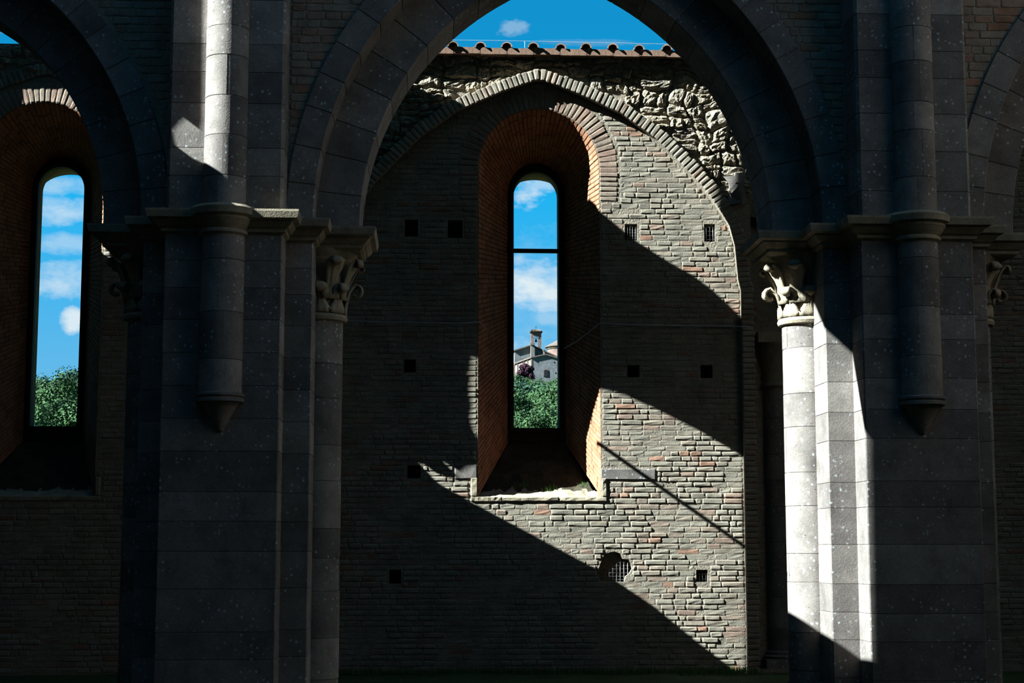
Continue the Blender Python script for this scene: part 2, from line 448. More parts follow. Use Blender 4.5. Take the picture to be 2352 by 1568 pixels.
# window voussoirs
for b in BAYS[:2]:
    def fnr(u, v, w, b=b):                    # u radial, v along the arc from left leg foot
        rad = WR+u
        if v < .45: return (b-rad, WY-w, WZC-.45+v)
        s = v-.45; tot = math.pi*WR
        if s < tot:
            t = math.pi-s/WR; return (b+rad*math.cos(t), WY-w, WZC+rad*math.sin(t))
        return (b+rad, WY-w, WZC-(s-tot))
    n = int((math.pi*WR+.9)/.066); st = (math.pi*WR+.9)/n
    for i in range(n):
        cushion(mb, fnr, 0.003, RINGW*r1.uniform(.9, 1.0), i*st+.004, (i+1)*st-.004, .007+r1.uniform(-.003, .003), r1, .72+.2*r1.random(), 1, jit=.003, rough=.002, nu=5)
for (a, b, c, d) in STONES:
    cushion(mb, lambda u, v, w: (u, WY-w, v), a, b, c, d, .014, r1, .3, 3, jit=.004, rough=.003, nu=7)
# rubble above and around the wall arches
def split(x0, x1, z0, z1, out, rr):
    w, h = x1-x0, z1-z0
    big = rr.uniform(.24, .50); bh = rr.uniform(.12, .30)
    if w > big and (w/1.7 > h or h <= bh):
        c = x0+w*rr.uniform(.35, .65); split(x0, c, z0, z1, out, rr); split(c, x1, z0, z1, out, rr)
    elif h > bh:
        c = z0+h*rr.uniform(.35, .65); split(x0, x1, z0, c, out, rr); split(x0, x1, c, z1, out, rr)
    else: out.append((x0, x1, z0, z1))
def rubfn(u, v, w):
    a = noise.noise(Vector((u*2.6, v*2.6, 0))); b = noise.noise(Vector((u*2.6, v*2.6, 7))); c = noise.noise(Vector((u*9, v*9, 3)))
    e = noise.noise(Vector((u*9, v*9, 11)))
    f = noise.noise(Vector((u*16, v*16, 5)))*.014 if w > .01 else 0
    return (u+a*.13+c*.022, WY-w-f, min(v+b*.10*min(1, (TOPZ-v)*4)+e*.02, TOPZ-.02))
cells = []; r2 = random.Random(5); split(-7.8, 11.0, 4.9, TOPZ-.02, cells, r2)
for (a, b, c, d) in cells:
    m_ = ((a+b)/2, (c+d)/2)
    if any(in_arch(*rubfn(x, z, 0)[::2]) for x in (a, m_[0], b) for z in (c, m_[1], d)): continue
    if any(s0-.02 < x < s1+.02 for (s0, s1) in STRIPS for x in (a, b)) and c < STRIP_TOP+.02: continue
    g = .005; hh = r2.uniform(.02, .06)
    tt = r2.random()**1.5*.9
    cushion(mb, rubfn, a+g, b-g, c+g, d-g, hh, r2, tt, 4, jit=.018, rough=.012, nu=8, nv=7, e=.03, sm=False)
wall = struct(mb.build('wall_back', [M['mortar'], M['brick'], M['rmortar'], M['stone'], M['rubble'], M['rubmortar']]))

# rubble bedding: dark mortar skin between stones, following the arch
mb = MB()
for bi, b in enumerate(BAYS):
    L_ = [(b-WB/2 if bi else X0, TOPZ-.01)]
    lowl = [(b-WB/2 if bi else X0, SPR+.9)]
    arc = [(b-dx, z) for dx, z in reversed(PROF)]+[(b+dx, z) for dx, z in PROF[1:]]
    arc = [p for p in arc if p[1] > SPR+.9]
    P = [(b+WB/2 if bi < 2 else X1, TOPZ-.01)]+L_+lowl+arc+[(b+WB/2 if bi < 2 else X1, SPR+.9)]
    P = P[::-1]
    t = tessellate_polygon([[Vector((p[0], p[1], 0)) for p in P]])
    mb.add([(p[0], WY+.004, p[1]) for p in P], t, .5, 0)
struct(mb.build('trim_1', M['rubmortar']))

# ------------------------------------------------------------------ wall arches (brick rib), one per bay
def wall_arch(b, label, PR=.12):
    r = random.Random(int(b*10)+3)
    pts = [Vector((b-dx, z)) for dx, z in reversed(PROF)]+[Vector((b+dx, z)) for dx, z in PROF[1:]]
    pts = [Vector((b-HW, 0))]+pts+[Vector((b+HW, 0))]
    # resample
    seg = [0]
    for i in range(1, len(pts)): seg.append(seg[-1]+(pts[i]-pts[i-1]).length)
    tot = seg[-1]
    def P(s):
        s = max(0, min(tot-1e-5, s))
        for i in range(len(seg)-1):
            if seg[i] <= s <= seg[i+1]:
                k = (s-seg[i])/(seg[i+1]-seg[i]); return pts[i].lerp(pts[i+1], k)
    def Nn(s):
        d = (P(s+.12)-P(s-.12)).normalized(); return Vector((-d.y, d.x))
    W = .155
    base = empty('brick_wall_arch', (b, WY, 0))
    tag(base, label, 'arch', 'brick wall arches')
    m1 = MB()
    n = int(tot/.05); rings = []
    for i in range(n+1):
        s = tot*i/n; p = P(s); q = p+Nn(s)*(W-.012)
        rings.append([(p.x-b, -PR+.012, p.y), (q.x-b, -PR+.012, q.y), (q.x-b, .03, q.y), (p.x-b, .03, p.y)])
    vs = [v for rg in rings for v in rg]
    fs = [(i*4+k, (i+1)*4+k, (i+1)*4+(k+1) % 4, i*4+(k+1) % 4) for i in range(n) for k in range(4)]
    m1.add(vs, fs, .5, 0)
    m1.build('mortar_bed', M['mortar'], base)
    m2 = MB(); st = .072; s = 0
    def fn(u, v, w):
        p = P(v)+Nn(v)*u; return (p.x-b, -PR-w+.01, p.y)
    while s < tot-.03:
        ww = W*r.uniform(.9, 1.12)
        cushion(m2, fn, -.004, ww, s+.006, s+st-.006, .010+r.uniform(-.004, .005), r, r.uniform(.1, .85), 0, jit=.004, rough=.002, nu=4, skirt=-.03)
        s += st
    m2.build('voussoirs', M['brick'], base)
    return base
wall_arch(BAYS[1], 'pointed brick rib arch on the wall framing the central window')
wall_arch(BAYS[0], 'brick rib arch on the wall round the far left window', .03)
wall_arch(BAYS[2], 'brick rib arch on the wall behind the right pier')

# ------------------------------------------------------------------ windows
FY0, FY1 = 22.52, 22.72
def make_window(idx, b, seed):
    root = struct(empty('window_%d' % idx, (b, WY, WZ0)))
    r = random.Random(seed)
    L = WZC-WZ0; A = math.pi*WR; tot = 2*L+A
    OR = .40; OZ = 6.50; OB = 3.02
    def out_in(s):
        if s < L: k = s/L; return Vector((-WR, 0, WZ0+(WZC-WZ0)*k)), Vector((IDX-OR, FY0-WY, OB+(OZ-OB)*k))
        if s < L+A:
            t = math.pi-(s-L)/WR
            return Vector((WR*math.cos(t), 0, WZC+WR*math.sin(t))), Vector((IDX+OR*math.cos(t), FY0-WY, OZ+OR*1.15*math.sin(t)))
        k = 1-(s-L-A)/L; return Vector((WR, 0, WZ0+(WZC-WZ0)*k)), Vector((IDX+OR, FY0-WY, OB+(OZ-OB)*k))
    D = FY0-WY
    def surf(u, v, w):                        # u depth 0..1.1, v perimeter
        a, c = out_in(max(0, min(tot-1e-4, v))); k = u/1.1
        p = a.lerp(c, k)
        if v < L: nn = Vector((1, -.4, 0))
        elif v < L+A:
            t = math.pi-(v-L)/WR; nn = Vector((-math.cos(t), -.4, -math.sin(t)))
        else: nn = Vector((-1, -.4, 0))
        return p+nn.normalized()*w-Vector((0, 0, WZ0))
    m = MB(); nv = 130; nu = 6
    vs = [surf(1.1*i/nu, tot*j/nv, -.008) for j in range(nv+1) for i in range(nu+1)]
    fs = [(j*(nu+1)+i, j*(nu+1)+i+1, (j+1)*(nu+1)+i+1, (j+1)*(nu+1)+i) for j in range(nv) for i in range(nu)]
    m.add(vs, fs, .5, 0)
    v = 0; 
    while v < tot-.02:
        st = .069
        u = 0; first = r.random() < .5
        while u < 1.08:
            Lr = .25*r.uniform(.85, 1.15)*(.5 if (first and u == 0) else 1)
            if u+Lr > 1.0: Lr = 1.1-u
            cushion(m, surf, u+.003, u+Lr-.006, v+.005, min(tot, v+st)-.005, .006+r.uniform(-.003, .004), r, r.random(), 1, jit=.002, rough=.001, e=.008)
            u += Lr
        v += st
    m.build('reveal', [M['rmortar'], M['rbrick']], root)
    # sloping inner sill with its rough stone front
    m = MB()
    def sill(x, t, w=0):                      # t 0..1.0 depth
        z = (.0+.10*(t/.28)) if t < .28 else .10+(OB-WZ0-.10)*((t-.28)/(D-.28))
        return (x, t, z+w)
    nx, ny = 60, 34; vs = []
    for j in range(ny+1):
        for i in range(nx+1):
            t = D*j/ny; hw = WR+.03+(OR-WR)*(t/D); x = -hw+2*hw*i/nx
            q = noise.noise(Vector((x*7+idx, t*9, 1)))*.028+noise.noise(Vector((x*20, t*22+idx, 4)))*.014
            if t > .3: q *= .6
            if x > .1 and .1 < t < .3: q += .03*max(0, noise.noise(Vector((x*5, t*3, 7)))+.5)
            vs.append(sill(x, t, q))
    for j in range(ny):
        m.add([] if j else vs, [], .7)
    for j in range(ny):
        for i in range(nx):
            m.f.append((j*(nx+1)+i, j*(nx+1)+i+1, (j+1)*(nx+1)+i+1, (j+1)*(nx+1)+i)); m.t.append(.7); m.sm.append(True)
            m.m.append(0 if D*j/ny < .26+.08*noise.noise(Vector((i*.3, idx, 2))) else 1)  # rear slope takes the painted-shade material
    m.build('inner_sill', [M['cap'], M['sill_shade']], root)
    m = MB()
    for (a, c) in ((SILLX[0]-WXC, -.5), (-.493, .25), (.257, SILLX[1]-WXC)):
        rr = r
        cushion(m, lambda u, v, w: (u, -w, v), a, c, SILLZ-WZ0, .012, .02, r, r.uniform(.5, .8), 0, jit=.005, rough=.006, nu=12, e=.01)
        m.add([(a, -.012, .004), (c, -.012, .004), (c, .03, .008), (a, .03, .008)], [(0, 1, 2, 3)], .6, 0)
    for (a, c) in ((SILLX[0]-WXC, -WR-.002), (WR+.002, SILLX[1]-WXC)):
        cushion(m, lambda u, v, w: (u, -w, v), a, c, .014, .26, .02, r, r.uniform(.5, .8), 0, jit=.004, rough=.005, nu=4, nv=7, e=.01)
    m.build('sill_stone', M['cap'], root)
    # ragged dark reveal ring + outer slab with the lancet opening
    m = MB(); n = 26
    PI_ = winline(0, IR, IZC-WZ0, IZ0-WZ0, n); PO = winline(0, OR+.03, OZ-WZ0, OB-WZ0, n)
    PO = [(x, z*1.0+(.04 if i not in (0, len(PO)-1) else 0)+r.uniform(-.012, .012)) for i, (x, z) in enumerate(PO)]
    k = len(PI_)
    A0 = [Vector((x, FY0-WY+.02, z)) for x, z in PO]; B0 = [Vector((x, FY0-WY+.03, z)) for x, z in PI_]
    C0 = [Vector((x, FY1-WY+.04, z)) for x, z in PI_]; D0 = [Vector((x*1.45, 23.05-WY, z+.02)) for x, z in PI_]
    E0 = [Vector((x, FY0-WY+.06, z)) for x, z in PI_]
    allv = A0+B0+C0+D0
    fs = [(q*k+i, q*k+(i+1) % k, (q+1)*k+(i+1) % k, (q+1)*k+i) for q in range(3) for i in range(k)]
    m.add(allv, fs[:k], .5, 1); m.add(allv, fs[k:], .5, 0)
    m.build('opening', [M['rmortar'], M['dark']], root)
    m = MB(); tt = MB()
    FR = winline(0, IR+.055, IZC-WZ0, IZ0-WZ0-.05, n); 
    fw = [Vector((x, FY0-WY-.03, z)) for x, z in FR]; fi = [Vector((x*.995, FY0-WY-.03, z)) for x, z in winline(0, IR+.004, IZC-WZ0, IZ0-WZ0, n)]
    fb = [p+Vector((0, .075, 0)) for p in fi]; fo = [p+Vector((0, .075, 0)) for p in fw]
    allv = fw+fi+fb+fo
    fs = [(q*k+i, q*k+(i+1) % k, ((q+1) % 4)*k+(i+1) % k, ((q+1) % 4)*k+i) for q in range(4) for i in range(k)]
    m.add(allv, fs, .3, 0)
    m.build('window_frame', M['dark'], root)
    if idx == 1:
        m = MB(); zb = at(1230, 577, FY0).z-WZ0
        box(m, -.42, .40, FY0-WY-.05, FY0-WY-.0, zb-.028, zb+.028, .3)
        o = m.build('crossbar', M['dark'], root)
    return root
make_window(1, BAYS[1], 21); make_window(2, BAYS[0], 22)

# ------------------------------------------------------------------ coping tiles on the wall
cz = at(1290, 106, WY-.18).z
pitch = at(1348, 97, WY-.2).x-at(1287, 97, WY-.2).x
xs0 = at(1287, 97, WY-.2).x
def tile_mesh(hollow=True):
    m = MB(); n = 12; Ln = .55
    def ringp(r, y, z):
        return [(r*math.cos(math.pi*i/n), y, z+r*.95*math.sin(math.pi*i/n)) for i in range(n+1)]
    a = ringp(.078, 0, 0); b = ringp(.06, .0, 0); c = ringp(.066, Ln, .03); d = ringp(.05, Ln, .03)
    k = n+1
    for (p, q, rev) in ((a, c, 0), (b, d, 1), (a, b, 1)):
        fs = [(i, i+1, k+i+1, k+i) for i in range(n)]
        if not rev: fs = [f[::-1] for f in fs]
        m.add(p+q, fs, .5, 0, p is not a or q is c)
    m.add(c+d, [(i, i+1, k+i+1, k+i) for i in range(n)], .5)
    return m
proto = None; protoe = None; r3 = random.Random(9)
k0, k1 = -16, 15
LABC = {-4: 'half hidden by the left arch edge', -3: 'leftmost fully seen', -2: 'second fully seen from left', -1: 'third fully seen from left', 0: 'fourth fully seen from left',
        1: 'fifth fully seen from left', 2: 'sixth from left, black hollow mouth', 3: 'seventh from left', 4: 'rightmost, where sky meets arch'}
for k in range(-7, 14):
    x = xs0+k*pitch+r3.uniform(-.01, .01)
    if proto is None:
        proto = tile_mesh().build('coping_tile', M['tile']); o = proto
    else: o = proto.copy(); COL.objects.link(o)
    o.location = (x, WY-.20+r3.uniform(-.02, .02), cz-.03+r3.uniform(-.006, .006)); o.rotation_euler = (r3.uniform(-.03, .03), 0, r3.uniform(-.06, .06))
    if k in LABC: tag(o, 'round terracotta tile on the wall top, '+LABC[k], 'roof tile', 'cover tiles on the wall coping')
    else: tag(o, 'rounded cover tile on the wall coping, hidden behind the stone arch', 'roof tile', 'cover tiles on the wall coping')
for k in range(-8, 14):
    x = xs0+k*pitch
    if protoe is None:
        m = MB(); w = pitch/2-.004
        vs = []
        for yy, zz in ((0, 0), (.6, .03)):
            for i in range(7):
                u = -1+i/3; vs.append((u*w, yy, zz+.0+.012*u*u))
            for i in range(7):
                u = 1-i/3; vs.append((u*w, yy, zz-.085+.012*u*u*0))
        m.add(vs, [(i, (i+1) % 14, 14+(i+1) % 14, 14+i) for i in range(14)]+[tuple(range(14))[::-1], tuple(range(14, 28))], .1, 0)
        protoe = m.build('eave_tile', M['tile']); o = protoe
    else: o = protoe.copy(); COL.objects.link(o)
    o.location = (x+pitch/2, WY-.17, cz-.035+r3.uniform(-.006, .006))
    nm = {-4: 'leftmost seen under the sky', -3: 'between the first and second round tiles', -2: 'between the second and third round tiles', -1: 'between the third and fourth round tiles', 0: 'between the fourth and fifth round tiles',
          1: 'between the fifth and sixth round tiles', 2: 'right of the tile with the black mouth', 3: 'rightmost under the sky'}.get(k, 'hidden behind the stone arch')
    tag(o, 'flat brown eave tile on the wall top, '+nm, 'roof tile', 'flat eave tiles under the round coping tiles')
m = MB(); tube(m, [(-7.5, WY-.02, cz+.115), (-2, WY-.02, cz+.10), (1.0, WY-.02, cz+.115), (4, WY-.02, cz+.10), (8, WY-.02, cz+.115)], .0022, 6)
for x in (-5, -1.9, 1.3, 4.4): tube(m, [(x, WY-.02, cz-.04), (x, WY-.02, cz+.11)], .003, 6)
tag(m.build('lightning_wire', M['wire']), 'thin wire strung just above the roof tiles of the wall', 'wire')

# ------------------------------------------------------------------ floor & hill
m = MB(); n = 70
vs = []
for j in range(n+1):
    for i in range(n+1):
        x = -7.2+20*i/n; y = -4+27.3*j/n
        vs.append((x, y, -.02+.035*noise.noise(Vector((x*1.2, y*1.2, 0)))))
m.add(vs, [(j*(n+1)+i, j*(n+1)+i+1, (j+1)*(n+1)+i+1, (j+1)*(n+1)+i) for j in range(n) for i in range(n)], .5, 0, True)
struct(m.build('floor', M['grass']))
m = MB(); rg = random.Random(4)
for i in range(2600):
    if i < 2100: x = rg.uniform(-1.2, 4.3); y = WY-.02-abs(rg.gauss(0, .10))
    else: x = rg.uniform(3.2, 4.3); y = WY-rg.uniform(.02, .6)
    h = rg.uniform(.03, .10); a = rg.uniform(0, 6.28); w = .005; l = rg.uniform(0, .03)
    dx, dy = math.cos(a)*w, math.sin(a)*w
    m.add([(x-dx, y-dy, 0-.02), (x+dx, y+dy, -.02), (x+dy*l*90, y-dx*l*60, h)], [(0, 1, 2)], rg.random())
tag(m.build('grass_tufts', M['blade']), 'short green grass growing along the foot of the brick wall', 'grass', kind='stuff')
m = MB()
for i in range(160):
    c = rg.choice([(.12, .26), (.2, .3), (.62, .36), (-.2, .35)]); x = WXC+c[0]+rg.gauss(0, .035); y = WY+c[1]+rg.gauss(0, .02)
    t = y-WY; z = WZ0+(.1*t/.28 if t < .28 else .10+.66*((t-.28)/.74)); h = rg.uniform(.02, .075); a = rg.uniform(0, 6.28)
    m.add([(x-.004, y, z), (x+.004, y, z), (x+math.cos(a)*.02, y+math.sin(a)*.02, z+h)], [(0, 1, 2)], rg.random())
tag(m.build('sill_weeds', M['blade']), 'small green weeds sprouting on the sunlit window sill', 'plant', kind='stuff')

TER = [(23.05, -.05), (60, .8), (120, 6), (200, 15), (300, 28), (395, 41), (560, 43)]
def terz(y):
    for i in range(len(TER)-1):
        (a, za), (b, zb) = TER[i], TER[i+1]
        if a <= y <= b: return za+(zb-za)*(y-a)/(b-a)
    return TER[0][1] if y < TER[0][0] else TER[-1][1]
m = MB(); nx, ny = 60, 90; vs = []
for j in range(ny+1):
    y = 23.04+(560-23.04)*(j/ny)**1.5
    for i in range(nx+1):
        x = -220+440*i/nx; vs.append((x, y, terz(y)+(noise.noise(Vector((x*.02, y*.02, 2)))*2 if y > 60 else 0)*min(1, (y-60)/60)))
m.add(vs, [(j*(nx+1)+i, j*(nx+1)+i+1, (j+1)*(nx+1)+i+1, (j+1)*(nx+1)+i) for j in range(ny) for i in range(nx)], .5, 0, True)
struct(m.build('ground_hill', M['hill']))

# ------------------------------------------------------------------ arcade
PY0, OY0, IYA, IYB, OY1, PY1 = 15.6, 16.0, 16.4, 17.1, 17.5, 17.9
PC = [-1.955, 4.795, 11.545]
HWI, HWO, HWP = 1.27, .83, .56
CY = (IYA+IYB)/2
IMP = 4.80; IMB = 4.60; NECK = 3.95; SHB = 2.98; NTOP = 14.0
def sym(P):   # right half listed front->back, mirror
    return P+[(-x, y) for x, y in reversed(P)]
def pier_poly(impost=False):
    P = [(HWP, PY0-CY), (HWP, OY0-CY), (HWO, OY0-CY)]
    if impost: P += [(HWO, IYA-CY), (HWI, IYA-CY), (HWI, IYB-CY), (HWO, IYB-CY)]
    P += [(HWO, OY1-CY), (HWP, OY1-CY), (HWP, PY1-CY)]
    return sym(P)
def leaf(mb, cx, cy, ang, r0, z0, z1, curl, w0, w1, rout, tint=.6):
    """upright leaf hugging the bell and curling over at its tip"""
    path = []; n1 = 7
    for i in range(n1):
        t = i/(n1-1); path.append((r0+.02+(rout-r0)*t**2.2, z0+(z1-z0)*t))
    rc, zc = path[-1]
    for i in range(1, 9):
        a = math.pi/2+.5-(math.pi*1.35)*i/8
        q_ = 1-.45*i/8; path.append((rc+curl*(.75+math.cos(a)*1.1*q_), zc-curl*.1+curl*math.sin(a)*q_))
    vs = []; n = len(path); ca, sa = math.cos(ang), math.sin(ang)
    for i, (r, z) in enumerate(path):
        t = i/(n-1)
        w = (w0+(w1-w0)*t)*(1+.26*math.sin(t*19+.5))*(1-.45*max(0, (i-n1)/8))
        pr = path[max(0, i-1)]; nx = path[min(n-1, i+1)]
        dr, dz = nx[0]-pr[0], nx[1]-pr[1]; l = math.hypot(dr, dz) or 1
        nr, nz = dz/l, -dr/l
        th = .022*(1-.2*t) if i < n1 else .026
        for (s, q) in ((-1, .1), (-.55, 1), (-.18, .55), (0, 1.2), (.18, .55), (.55, 1), (1, .1), (.5, -.6), (-.5, -.6)):
            rr = r+nr*th*q; zz = z+nz*th*q
            px_, py_ = rr, s*w
            vs.append((cx+px_*ca-py_*sa, cy+px_*sa+py_*ca, zz))
    K = 9
    fs = [(i*K+k, (i+1)*K+k, (i+1)*K+(k+1) % K, i*K+(k+1) % K) for i in range(n-1) for k in range(K)]
    fs += [tuple(range(K)), tuple((n-1)*K+k for k in range(K))[::-1]]
    mb.add(vs, [f[::-1] for f in fs], tint, 0, True)
def make_pier(cx, seed, label):
    root = empty('stone_pier', (cx, CY, 0)); tag(root, label, 'pier', 'compound piers of the nave arcade')
    P = chamfer(pier_poly(False), .012)
    m = MB(); ashlar(m, P, 0.0, IMB+.02, .33, seed=seed)
    ringloft(m, [(offset_poly(pier_poly(False), .10), -.05), (offset_poly(pier_poly(False), .10), .18), (offset_poly(pier_poly(False), .03), .26)], lambda i, k: .4)
    m.build('core', M['stone'], root)
    # impost moulding all round
    Q = pier_poly(True); m = MB()
    prof = [(.0, IMB-.02), (.035, IMB), (.035, IMB+.03), (.06, IMB+.045), (.10, IMB+.09), (.10, IMB+.105), (.15, IMB+.12), (.165, IMP-.02), (.165, IMP), (.0, IMP+.02)]
    prof[-1] = (.02, IMP+.012)
    ringloft(m, [(offset_poly(Q, d), z) for d, z in prof], lambda i, k: .25+.3*((k*7+seed) % 5)/5)
    m.build('impost', M['cap'], root)
    for sgn in (1, -1):
        a0 = -math.pi/2 if sgn > 0 else math.pi/2
        x0 = sgn*HWO
        m = MB(); drums(m, x0, 0, .262, .0, NECK-.06, .40, a0-.25, a0+math.pi+.25, 28, seed+sgn, .3)
        m.build('half_column', M['stone'], root)
        cap = MB()
        pr = [(.262, NECK-.07), (.30, NECK-.06), (.312, NECK-.03), (.30, NECK), (.27, NECK+.01), (.262, NECK+.05), (.27, 4.2), (.30, 4.38), (.36, 4.52), (.42, IMB)]
        lathe(cap, pr, x0, 0, 28, a0-.25, a0+math.pi+.25, .6)
        c = cap.build('capital', M['cap'], root)
        base_ang = 0 if sgn > 0 else math.pi
        for dg in (-84, -42, 0, 42, 84):       # lower row
            lm = MB(); leaf(lm, x0, 0, base_ang+R(dg), .258, NECK+.01, 4.21, .05 if dg else .078, .10, .055, .31 if dg == 0 else .29); lm.build('leaf', M['cap'], c)
        for dg in (-62, -22, 22, 62):          # upper row, leaning out to the corners
            lm = MB(); leaf(lm, x0, 0, base_ang+R(dg), .275, 4.10, 4.47, .045, .095, .07, .39); lm.build('leaf', M['cap'], c)
    # nave shaft ending in a corbel
    sy = PY0-CY; m = MB()
    drums(m, 0, sy, .205, SHB, IMB-.02, .42, -math.pi-.1, .1, 28, seed+5, .2)
    m.build('nave_shaft', M['stone'], root)
    m = MB()
    lathe(m, [(.012, SHB-.30), (.03, SHB-.29), (.07, SHB-.22), (.16, SHB-.06), (.19, SHB-.03), (.225, SHB-.02), (.225, SHB+.01), (.212, SHB+.02), (.228, SHB+.035), (.228, SHB+.055), (.205, SHB+.07)], 0, sy, 28, -math.pi-.1, .1, .5)
    m.build('corbel', M['stone'], root)
    m = MB()
    lathe(m, [(.205, IMB-.05), (.235, IMB-.03), (.235, IMB-.005), (.215, IMB+.01), (.25, IMB+.05), (.285, IMB+.10), (.285, IMB+.12), (.325, IMB+.14), (.335, IMP), (.30, IMP+.03), (.21, IMP+.05), (0.0, IMP+.05)], 0, sy, 28, -math.pi-.1, .1, .4)
    m.build('shaft_capital', M['cap'], root)
    # above the impost
    m = MB(); PP = chamfer([(-HWP, PY0-CY), (HWP, PY0-CY), (HWP, OY0-CY+.05), (-HWP, OY0-CY+.05)], .03)
    ashlar(m, PP, IMP, NTOP, .36, seed=seed+9)
    m.build('upper_pilaster', M['stone'], root)
    m = MB(); drums(m, 0, sy, .205, IMP+.03, NTOP, .40, -math.pi-.1, .1, 28, seed+12, .45)
    m.build('upper_shaft', M['stone'], root)
    # squared stonework between the springing arches
    m = MB(); BP = sym([(HWO+.01, OY0-CY+.03), (HWO+.01, OY1-CY)])
    BP2 = [(-HWO-.01, OY0-CY+.03), (HWO+.01, OY0-CY+.03), (HWO+.01, OY1-CY), (-HWO-.01, OY1-CY)]
    return root
LB = ['stone pier left of the big arch, its shaft top catching bright sunlight', 'stone pier right of the big arch with a sunlit half-column below its leafy capital', 'stone pier beyond the right edge of the view']
for i, c in enumerate(PC): make_pier(c, 31+17*i, LB[i])
PCL = -8.705
HS = (PC[1]-PC[0])/2-HWI+.005                        # half span
RA = 3.03; RAL = [2.55, 3.03, 3.03]; SHX = [-.04, 0, 0]
def arch_order(mb, cx, zs, r_off, width, y0, y1, nv, seed, over=0.0, subs=3, RA=3.03):
    r = random.Random(seed)
    c = RA-HS
    for side in (-1, 1):
        ri = RA+r_off; re = ri+width
        def pt(rad, th):
            x = -(HS-RA)*0
            X = c-rad*math.cos(th) if False else None
            # left half: centre at (+c, 0); angle th measured from the springing
            px_ = c-rad*math.cos(th); pz = rad*math.sin(th)
            if px_ > 0: px_ = 0
            return (cx+(px_ if side < 0 else -px_), zs+pz)
        tha = math.acos(c/re)
        edges = [0]
        for i in range(nv): edges.append(edges[-1]+r.uniform(.85, 1.15))
        edges = [e/edges[-1]*tha for e in edges]
        for i in range(nv):
            t0, t1 = edges[i]+.0018, edges[i+1]-.0018
            vs = []
            for k in range(subs+1):
                t = t0+(t1-t0)*k/subs
                t_in = min(t, math.acos(min(1, c/ri)))
                a = pt(ri, t_in); b = pt(re, t)
                e = .008
                a2 = pt(ri+e, t_in)
                vs += [(a[0], y0+e, a[1]), (a2[0], y0, a2[1]), (b[0], y0, b[1]), (b[0], y1, b[1]), (a2[0], y1, a2[1]), (a[0], y1-e, a[1])]
            K = 6
            fs = [(k*K+q, (k+1)*K+q, (k+1)*K+(q+1) % K, k*K+(q+1) % K) for k in range(subs) for q in range(K)]
            fs += [tuple(range(K))[::-1], tuple(subs*K+q for q in range(K))]
            if side > 0: fs = [f[::-1] for f in fs]
            mb.add(vs, fs, r.uniform(.15, .75), 0)
        # bed behind the joints
        vs = []; nn = 24
        for k in range(nn+1):
            t = tha*k/nn; t_in = min(t, math.acos(min(1, c/ri)))
            a = pt(ri+.006, t_in); b = pt(re-.003, t)
            vs += [(a[0], y0+.006, a[1]), (b[0], y0+.006, b[1]), (b[0], y1-.006, b[1]), (a[0], y1-.006, a[1])]
        fs = [(k*4+q, (k+1)*4+q, (k+1)*4+(q+1) % 4, k*4+(q+1) % 4) for k in range(nn) for q in range(4)]
        if side > 0: fs = [f[::-1] for f in fs]
        mb.add(vs, fs, .1, 0)
ACX = [(PC[0]+PCL)/2, (PC[0]+PC[1])/2, (PC[1]+PC[2])/2]
AL = ['pointed stone arch over the far left bay, its right half in deep shade', 'large pointed stone arch in the centre framing the brick wall and window', 'pointed stone arch at the right edge, only its left foot seen']
for i, c in enumerate(ACX):
    root = empty('arcade_arch', (c+SHX[i], CY, IMP)); tag(root, AL[i], 'arch', 'pointed arches of the nave arcade')
    m = MB(); arch_order(m, 0, .012, 0, .44, IYA-CY, IYB-CY, 11, 50+i, RA=RAL[i]); m.build('inner_order', M['stone'], root)
    m = MB(); arch_order(m, 0, .012, .44, .27, OY0-CY, OY1-CY, 13, 60+i, RA=RAL[i]); m.build('outer_order', M['stone'], root)

# nave wall over the arches
mb = MB()
def in_nave_arch(x, z, g=0.):
    if z < IMP: return True
    for a, ra in zip(ACX, RAL):
        if math.hypot(abs(x-a)+ra-HS, z-IMP) < ra+.71+g: return True
    return False
out = [(-6.95, NTOP), (-6.95, IMP+.01)]
def arc_pts(a, ra, n=20):
    P = []; rad = ra+.68; cc = ra-HS; tha = math.acos(cc/rad)
    for k in range(n+1):
        t = tha*k/n; P.append((a+cc-rad*math.cos(t), IMP+rad*math.sin(t)))
    return P+[(2*a-x, z) for x, z in reversed(P[:-1])]
for a, ra in zip(ACX, RAL):
    ps = [p for p in arc_pts(a, ra) if p[0] > -6.9 and p[0] < 11.9]
    out += [(x, max(z, IMP+.01)) for x, z in ps]
out += [(11.95, IMP+.01), (11.95, NTOP)]
# drop duplicated/near points and keep x increasing along the bottom
cl = [out[0]]
for p in out[1:]:
    if math.hypot(p[0]-cl[-1][0], p[1]-cl[-1][1]) > 1e-3: cl.append(p)
plate(mb, cl, [], lambda x, z: (x, OY0+.035, z), (0, OY1-OY0-.05, 0), .4, 0)
r4 = random.Random(77)
def skipN(x, z):
    if in_nave_arch(x, z, .004): return True
    return any(abs(x-p) < HWP+.005 for p in PC)
courses(mb, lambda u, v, w: (u, OY0+.03-w, v), -6.9, 9.0, IMP+.02, 8.4, r4, skipN, ch=.085, mat=1, h=.003, hv=.002, tintf=lambda u, v: .6+.4*r4.random())
struct(mb.build('wall_nave', [M['mortar'], M['brick']]))

